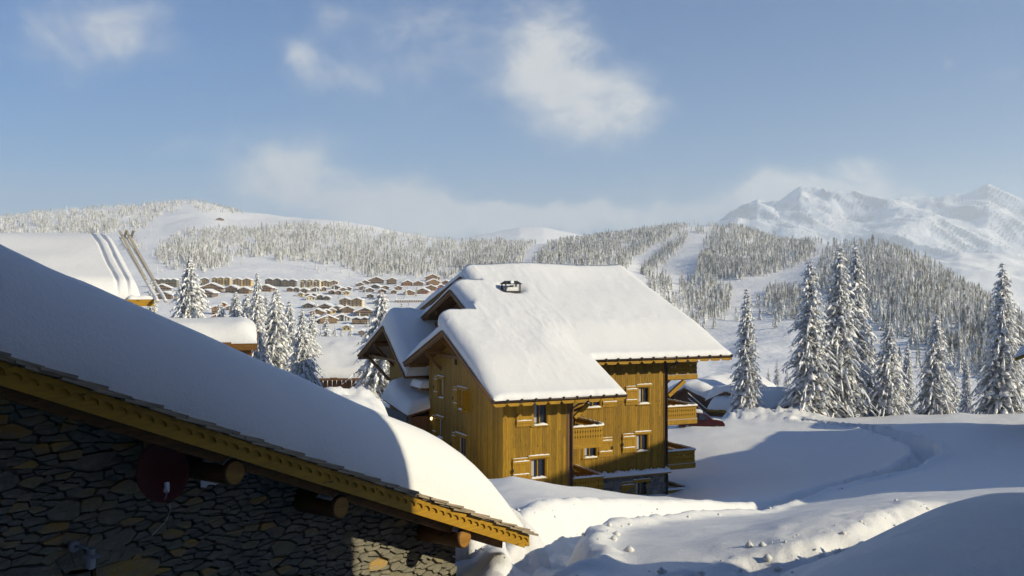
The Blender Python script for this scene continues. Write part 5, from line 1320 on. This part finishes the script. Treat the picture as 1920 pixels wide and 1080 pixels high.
FORESTS = [ # outline in photo points, number of trees, height (m)
 ([(-120,425),(0,405),(90,391),(200,384),(290,380),(345,376),(352,384),(330,394),(300,402),(285,412),(275,425),(255,432),(215,440),(180,446),(60,440),(-120,445)], 1500, 13),
 ([(352,377),(400,377),(440,393),(462,400),(420,398),(385,396),(360,388)], 170, 12),
 ([(330,440),(345,432),(420,432),(500,425),(560,420),(640,424),(740,440),(830,450),(880,456),(900,470),(930,480),(900,500),(860,510),(850,524),(800,522),(740,515),(690,518),(640,500),(590,490),(560,490),(500,480),(470,485),(440,480),(420,500),(380,508),(330,505),(300,492),(290,475)], 3300, 13),
 ([(420,432),(455,420),(470,428),(440,436)], 25, 12), ([(515,482),(530,480),(532,492),(515,494)], 14, 12),
 ([(880,455),(950,452),(1005,448),(985,475),(968,505),(950,512),(880,512),(860,500)], 900, 13),
 ([(1042,448),(1090,441),(1150,437),(1200,429),(1250,420),(1290,417),(1305,412),(1290,425),(1265,440),(1240,455),(1210,470),(1185,490),(1168,510),(990,512),(1010,480)], 2100, 13),
 ([(1310,420),(1340,420),(1400,425),(1440,440),(1448,444),(1400,440),(1330,432),(1295,440),(1270,470),(1215,520),(1200,512),(1240,470),(1280,440)], 430, 13),
 ([(1335,436),(1400,436),(1440,444),(1500,450),(1545,452),(1535,470),(1500,495),(1450,512),(1400,520),(1350,525),(1305,528),(1310,490)], 1300, 14),
 ([(1210,520),(1260,525),(1260,545),(1215,545)], 40, 14),
 ([(1560,460),(1600,456),(1640,455),(1680,466),(1730,488),(1770,510),(1820,541),(1860,562),(1925,600),(2000,640),(2100,700),(1900,690),(1830,620),(1760,605),(1690,590),(1620,575),(1560,560),(1530,540),(1535,500)], 2100, 15),
 ([(1435,545),(1490,540),(1510,560),(1500,600),(1450,595),(1430,580)], 150, 14),
 ([(1270,535),(1335,530),(1375,545),(1365,590),(1320,600),(1280,575)], 190, 14),
 ([(1620,580),(1780,610),(1860,640),(1920,690),(1880,720),(1790,690),(1700,640),(1640,610)], 190, 14),
 ([(1230,540),(1290,580),(1330,620),(1300,630),(1240,575)], 40, 13),
 ([(225,450),(255,443),(258,455),(240,470),(225,462)], 45, 11), ([(255,462),(268,458),(262,470),(250,472)], 9, 10)]
def inside(x, y, poly):
    c = False; n = len(poly)
    for i in range(n):
        (x0, y0), (x1, y1) = poly[i - 1], poly[i]
        if (y0 > y) != (y1 > y) and x < (x1 - x0) * (y - y0) / (y1 - y0) + x0: c = not c
    return c
def forests():
    rg = random.Random(5); pts = []; 
    for poly, n, H in FORESTS:
        xs = [p[0] for p in poly]; ys_ = [p[1] for p in poly]; k = 0; t = 0
        n = int(n * 1.9)
        while k < n and t < n * 12:
            t += 1; x = rg.uniform(min(xs), max(xs)); y = rg.uniform(min(ys_), max(ys_))
            if not inside(x + rg.uniform(-5, 5), y + rg.uniform(-4, 4), poly): continue
            Y = far_hit(x, y)
            if Y is None or Y > 4200: continue
            if vnoise(np.array(x / 26.), np.array(y / 11.), 77) + .6 * vnoise(np.array(x / 9.), np.array(y / 5.), 78) < -.24 and rg.random() < .8: continue      # clearings
            X = (x - 960) / F * Y; pts.append((X, Y, far_z(x, Y) - .3, H / 13 * (rg.uniform(.45, 1.05) + .35 * float(vnoise(np.array(x / 14.), np.array(y / 6.), 79))) * (1.35 if rg.random() < .06 else 1), rg.uniform(0, 6.28), rg.randrange(len(FT)))); k += 1
    # the wood as one mass: points carrying instances of four small tree meshes
    P = np.array(pts); me = bpy.data.meshes.new('far_forest'); me.vertices.add(len(P)); me.vertices.foreach_set('co', P[:, :3].reshape(-1).astype(np.float32))
    for nm, c, ty in (('size', 3, 'FLOAT'), ('spin', 4, 'FLOAT'), ('kind_index', 5, 'INT')):
        a = me.attributes.new(nm, ty, 'POINT'); a.data.foreach_set('value', P[:, c].astype(np.float32 if ty == 'FLOAT' else np.int32))
    o = obj('far_forest', me, kind='stuff'); tag(o, 'frosted spruce forest covering the hills across the valley', 'forest')
    ng = bpy.data.node_groups.new('forest_nodes', 'GeometryNodeTree'); ng.interface.new_socket('Geometry', in_out='INPUT', socket_type='NodeSocketGeometry'); ng.interface.new_socket('Geometry', in_out='OUTPUT', socket_type='NodeSocketGeometry')
    N = ng.nodes; Lk = ng.links; gi = N.new('NodeGroupInput'); go = N.new('NodeGroupOutput'); jo = N.new('GeometryNodeJoinGeometry')
    def attr(nm, ty):
        n = N.new('GeometryNodeInputNamedAttribute'); n.data_type = ty; n.inputs['Name'].default_value = nm; return n.outputs['Attribute']
    for i, m in enumerate(FT):
        src = bpy.data.objects.new('far_spruce_source', m); ob = N.new('GeometryNodeObjectInfo'); ob.inputs['Object'].default_value = src
        cmp_ = N.new('FunctionNodeCompare'); cmp_.data_type = 'INT'; cmp_.operation = 'EQUAL'; Lk.new(attr('kind_index', 'INT'), cmp_.inputs[2]); cmp_.inputs[3].default_value = i
        ip = N.new('GeometryNodeInstanceOnPoints'); Lk.new(gi.outputs[0], ip.inputs['Points']); Lk.new(cmp_.outputs[0], ip.inputs['Selection']); Lk.new(ob.outputs['Geometry'], ip.inputs['Instance'])
        cb = N.new('ShaderNodeCombineXYZ'); Lk.new(attr('spin', 'FLOAT'), cb.inputs[2]); Lk.new(cb.outputs[0], ip.inputs['Rotation'])
        Lk.new(attr('size', 'FLOAT'), ip.inputs['Scale']); Lk.new(ip.outputs[0], jo.inputs[0])
    Lk.new(jo.outputs[0], go.inputs[0]); md = o.modifiers.new('scatter', 'NODES'); md.node_group = ng
    # loose trees on the open slopes: each a tree of its own
    loose = [(1228,546),(1240,560),(1252,548),(1265,572),(1290,600),(1305,612),(1322,606),(1250,590),(1340,612),(1360,600),(1450,612),(1462,604),(1425,600),(1420,575),(1545,585),(1555,600),(1640,602),(1652,612),(1660,596),(1675,625),(1690,618),(1705,632),(1722,628),(1738,645),(1715,655),(1752,640),(1765,660),(1782,668),(1800,660),(1815,680),(1840,690),(1852,676),(1830,655),(1635,640),(1630,660),(1690,690),(1700,700),(1720,690),(1735,702),(1770,690),(1800,700),(1850,700),(1865,690),(1900,700),(1910,690),(1640,690),(1395,590),(1380,600),
             (295,512),(303,510),(271,447),(320,505),(348,512),(392,500),(452,496),(527,488),(545,484),(566,499),(592,505),(612,508),(640,512),(655,520),(572,508),(597,512),(610,487),(585,490),(700,528),(760,528),(820,528),(273,470),(286,480),(410,425),(430,424),(452,432),(300,456),(318,452)]
    for i, (x, y) in enumerate(loose):
        for j in range(1 if x < 1300 else 2):
            xx = x + (rg.uniform(-7, 7) if j else 0); yy = y + (rg.uniform(-6, 4) if j else 0); Y = far_hit(xx, yy)
            if Y is None: continue
            big = xx > 1200
            o = obj('slope_spruce', FT[rg.randrange(4)], loc=((xx - 960) / F * Y, Y, far_z(xx, Y) - .3), rot=(0, 0, rg.uniform(0, 6)))
            s = rg.uniform(.65, 1.25) * (1.0 if big else .75); o.scale = (s, s, s)
            zone = [z for lim, z in ((330, 'beside the barge poles of the long-roofed chalet'), (500, 'on the slope over the yellow hotels'), (670, 'on the slope over the cream hotels'), (900, 'between the wood and the orange village chalets'), (1270, 'over the right end of the larch chalet roof'), (1370, 'above the lone slender spruce, on the left side'), (1480, 'above the gap between lone spruce and tall clump'), (1600, 'half behind the tallest spruce clump'), (1670, 'above the small conical spruce'), (1745, 'above the gap right of the conical spruce'), (1800, 'above the broad cone-shaped spruce'), (1865, 'between the broad cone and the right-edge spruce'), (9999, 'close to the right edge of the picture')) if xx < lim][0]
            tag(o, ('tall' if s > .95 else 'short') + ' frosted spruce standing loose ' + zone, 'tree', ('tall' if s > .95 else 'short') + ' loose spruces ' + zone)
forests()
def village_trees():
    rg = random.Random(8); n = 0
    while n < 60:
        x, y = rg.uniform(556, 800), rg.uniform(540, 615); Y = far_hit(x, y, 420); n += 1
        o = obj('village_spruce', FT[rg.randrange(4)], loc=((x - 960) / F * Y, Y, far_z(x, Y) - .2), rot=(0, 0, rg.uniform(0, 6))); k = rg.uniform(.25, .6); o.scale = (k * 1.3, k * 1.3, k)
        tag(o, 'small frosted tree standing among the village chalets', 'tree', 'small trees among the village chalets')
village_trees()
# ================================================================== VILLAGE ACROSS THE VALLEY
HW = {}
def house_mats():
    for k, c in dict(brown=(.26, .17, .10), dark=(.16, .13, .105), grey=(.17, .165, .145), orange=(.42, .19, .06), red=(.34, .13, .07), cream=(.66, .58, .40), yellow=(.60, .46, .20), olive=(.20, .20, .15)).items():
        HW[k] = m_plain('house_' + k, c, .8, 0, .2, .4)
house_mats()
BALC = m_plain('balcony_wood', (.25, .16, .08), .8, 0, .2, .5)
def house(Lw, D, eave, gables, col, storeys, ridge_along, seed):
    """(wall, roof, snow, windows, balconies) meshes; front at y = 0 facing -y, width Lw centred"""
    rg = random.Random(seed); wall = MB(); roof = MB(); snow = MB(); win = MB(); bal = MB(); gw = Lw / gables; p = .40
    for g in range(gables):
        x0 = -Lw / 2 + g * gw; x1 = x0 + gw; xm = (x0 + x1) / 2; rise = gw / 2 * p; o = (.13 * gw if gables == 1 else .02 * gw); yo = -rg.uniform(0, .12) * gw if gables > 1 else 0
        if not ridge_along:
            wall.prism([(x0, yo, -4), (x1, yo, -4), (x1, yo, eave), (xm, yo, eave + rise), (x0, yo, eave)], (0, D, 0))
            for sg in (-1, 1):
                xe = xm + sg * (gw / 2 + o); ze = eave - o * p
                roof.prism([(xe, yo - .9, ze), (xm, yo - .9, eave + rise), (xm, yo - .9, eave + rise + .3), (xe, yo - .9, ze + .3)], (0, D + 1.6, 0))
                snow.prism([(xe, yo - .75, ze + .302), (xm, yo - .75, eave + rise + .302), (xm, yo - .75, eave + rise + 1.35), (xe + sg * .05, yo - .75, ze + 1.15)], (0, D + 1.35, 0))
        else:
            wall.box(x0, x1, yo, yo + D, -4, eave); rise = D / 2 * .4
            for sg, ya in ((-1, yo - .9), (1, yo + D + .9)):
                roof.prism([(x0 - .6, ya, eave - .3), (x0 - .6, yo + D / 2, eave + rise), (x0 - .6, yo + D / 2, eave + rise + .3), (x0 - .6, ya, eave)], (gw + 1.2, 0, 0))
                snow.prism([(x0 - .6, ya, eave + .002), (x0 - .6, yo + D / 2, eave + rise + .302), (x0 - .6, yo + D / 2, eave + rise + .95), (x0 - .6, ya, eave + .55)], (gw + 1.2, 0, 0))
        sh = eave / storeys
        n = max(2, int(gw / 2.6))
        for s in range(storeys + (1 if gw > 9 and not ridge_along else 0)):
            zz = s * sh + sh * .30; nn = n if s < storeys else max(1, n - 3)
            for k in range(nn):
                xc = x0 + gw * ((k + .5) / n if s < storeys else .5 + (k - (nn - 1) / 2) / n); w = gw / n * .22
                win.box(xc - w, xc + w, yo - .07, yo + .05, zz, zz + sh * .5)
            if s >= 1 and (storeys > 1): bal.box(x0 + gw * .06, x1 - gw * .06, yo - 1.0, yo - .85, s * sh - .1, s * sh + .85); bal.box(x0 + gw * .06, x1 - gw * .06, yo - .86, yo - .02, s * sh - .15, s * sh)
    return wall.mesh('wall', HW[col]), roof.mesh('roof', DARKW), snow.mesh('roof_snow', TSNOW), win.mesh('windows', GLASS), (bal.mesh('balcony', BALC) if bal.v else None)
ROWS = [('top hotel row', [(309,539,45,16,'olive',4,3),(383,535,14,14,'olive',1,3),(414,535,34,15,'yellow',3,3),(454,537,34,15,'yellow',2,3),(512,537,30,15,'grey',2,3),(541,538,27,14,'grey',2,3),(581,540,37,16,'cream',3,3),(618,538,32,12,'cream',2,2)]),
 ('left second row', [(303,549,26,15,'dark',1,2),(308,561,26,13,'brown',1,2),(396,548,34,16,'brown',1,2),(386,558,24,14,'dark',1,2),(433,549,22,13,'brown',1,2),(457,551,19,12,'brown',1,2),(497,547,22,12,'brown',1,2),(543,547,11,8,'brown',1,1),(555,547,11,8,'dark',1,1)]),
 ('upper middle village cluster', [(570,550,13,9,'brown',1,1),(592,547,15,8,'dark',1,1),(607,546,10,8,'brown',1,1),(629,543,15,8,'brown',1,1),(643,547,13,7,'brown',1,1),(653,545,12,7,'dark',1,1),(622,552,14,8,'brown',1,1),(634,552,11,7,'brown',1,1),(649,553,11,7,'yellow',1,1)]),
 ('lower middle village cluster', [(563,556,9,6,'yellow',1,1),(577,558,11,7,'brown',1,1),(588,558,11,7,'dark',1,1),(582,563,16,5,'cream',1,1),(601,562,15,9,'dark',1,1),(612,563,11,8,'dark',1,1)]),
 ('long hotel row', [(658,575,44,16,'cream',2,3),(578,578,20,9,'dark',1,1),(609,583,25,13,'grey',1,2),(631,586,21,12,'grey',1,2),(651,587,23,12,'brown',1,2),(622,588,15,7,'yellow',1,1),(684,593,34,15,'dark',1,2),(708,570,14,7,'olive',1,1)]),
 ('village front row', [(594,594,25,14,'orange',1,3),(612,590,15,9,'brown',1,1),(640,602,30,8,'grey',1,1),(676,608,32,13,'dark',2,3),(615,607,33,15,'brown',1,3),(590,604,18,12,'brown',1,2),(678,629,13,9,'cream',1,2),(650,620,16,6,'yellow',1,1)]),
 ('right hamlet under the wood', [(705,532,29,12,'dark',1,2),(735,533,17,12,'dark',1,3),(684,533,16,6,'dark',1,1),(675,537,14,7,'dark',1,1),(703,541,14,7,'dark',1,1),(680,544,14,7,'brown',1,1),(722,543,14,7,'brown',1,1),(747,544,13,8,'brown',1,1),(693,548,16,8,'dark',1,1),(716,550,15,8,'brown',1,1),(738,551,11,7,'brown',1,1),(694,559,13,7,'dark',1,1),(716,561,15,10,'brown',1,2),(764,536,19,10,'red',1,2),(784,536,18,9,'brown',1,2)]),
 ('orange group beside the gables', [(811,527,26,12,'orange',1,3),(813,535,22,11,'orange',1,3),(808,545,19,10,'orange',1,2),(827,543,15,9,'red',1,2),(836,534,14,8,'red',1,2),(767,553,20,9,'orange',1,2),(792,551,19,10,'red',1,2)]),
 ('group between the left spruces', [(405,590,16,16,'orange',1,3),(406,600,18,9,'orange',1,2),(418,575,10,6,'orange',1,1),(430,582,12,7,'brown',1,1)])]
ORD = ['leftmost', 'second', 'third', 'fourth', 'fifth', 'sixth', 'seventh', 'eighth', 'ninth', 'tenth', 'eleventh', 'twelfth', 'thirteenth', 'fourteenth', 'fifteenth']
CW = dict(brown='brown', dark='dark brown', grey='grey', orange='orange', red='reddish', cream='cream', yellow='ochre', olive='grey-green')
def village():
    for rn, lst in ROWS:
        order = {id(h): i for i, h in enumerate(sorted(lst, key=lambda h: h[0]))}
        for h in lst:
            (x, y, w, hp, col, g, st) = h; Y = far_hit(x, y, 420); Lw = w / F * Y * 1.0; eave = hp / F * Y - (Lw / g / 2 * .36 + .6) * .9; eave = max(eave, 2.4); D = Lw / g * random.uniform(1.0, 1.3)
            ms = house(Lw, D, eave, g, col, st, False, x * 7 + y)
            size = 'small' if w < 17 else ('broad' if w > 28 else 'mid-sized'); i = order[id(h)]
            kind = 'hotel' if g > 1 or w > 40 else 'chalet'
            lb = f"{size} {CW[col]} {kind}" + (f" with {['', '', 'two', 'three', 'four'][g]} gables" if g > 1 else '') + (f", {ORD[i]} from left in the {rn}" if i else f", leftmost in the {rn}")
            r = empty('village_' + kind, ((x - 960) / F * Y, Y, far_z(x, Y)), random.uniform(-.12, .30) if g == 1 else random.uniform(-.02, .08), lb, kind, 'houses of the village across the valley')
            for nm, me in zip(('wall', 'roof', 'roof_snow', 'windows', 'balcony'), ms):
                if me: obj(nm, me, r, kind='stuff' if nm in ('windows', 'balcony') else None)
    # summit hut and restaurant hut on the slopes, lift masts
    for (x, y, w, lb) in ((412, 413, 14, 'tiny hut on the bare slope below the left summit'), (905, 449, 14, 'small chalet at the top of the straight ski run'), (272, 502, 7, 'tiny ochre hut alone on the snow above the village')):
        Y = far_hit(x, y); Lw = w / F * Y * .9; ms = house(Lw, Lw * .8, Lw * .22, 1, 'brown', 1, False, x)
        r = empty('slope_hut', ((x - 960) / F * Y, Y, far_z(x, Y)), .1, lb, 'hut')
        for nm, me in zip(('wall', 'roof', 'roof_snow', 'windows'), ms[:4]): obj(nm, me, r, kind='stuff' if nm == 'windows' else None)
    for (x, y, yt, lb) in ((283, 446, 416, 'lattice lift pylon on the bare slope left of the village wood'), (794, 441, 420, 'thin white mast on the skyline above the wood'), (298, 446, 432, 'second smaller lift pylon right of the lattice one')):
        Y = far_hit(x, y); H = (y - yt) / F * Y; p = Vector(((x - 960) / F * Y, Y, far_z(x, Y)))
        r = empty('lift_pylon', p, 0, lb, 'pylon'); m = MB()
        for sx in (-1, 1): m.beam((sx * H * .06, 0, -1), (sx * .4, 0, H), .35, .35)
        m.build('leg', WHITEP, r, kind='stuff'); m = MB(); m.beam((-H * .1, 0, H), (H * .1, 0, H), .5, .5); m.build('crossarm', WHITEP, r)
    # the low snow-covered carport row
    Y = far_hit(770, 567); a = (740 - 960) / F * Y; b = (800 - 960) / F * Y; z = far_z(770, Y)
    r = empty('carport', ((a + b) / 2, Y, z), 0, 'long low carport under flat snow right of the middle chalets', 'carport'); L = (b - a) / 2
    m = MB(); m.box(-L, L, 0, 5, 1.6, 2.0); m.build('roof', BALC, r); m = MB(); m.box(-L, L, .02, 5, 2.004, 2.8); m.build('roof_snow', TSNOW, r)
    for i in range(14): m = MB(); xx = -L + 2 * L * (i + .5) / 14; m.box(xx - .5, xx + .5, .3, .7, -1, 1.6); m.build('post', BALC, r)
village()
# ================================================================== HAZE
def haze():
    m = bpy.data.materials.new('valley_haze'); m.use_nodes = True; t = m.node_tree; t.nodes.clear()
    out = t.nodes.new('ShaderNodeOutputMaterial'); v = t.nodes.new('ShaderNodeVolumePrincipled'); v.inputs['Color'].default_value = (.80, .90, 1, 1); v.inputs['Density'].default_value = HAZE; v.inputs['Anisotropy'].default_value = .2
    t.links.new(v.outputs[0], out.inputs['Volume'])
    b = MB(); b.box(-16200, 16200, -3000, 16300, -262, 1560); b.build('haze', m, kind='stuff')
HAZE = 9.0e-5
haze()
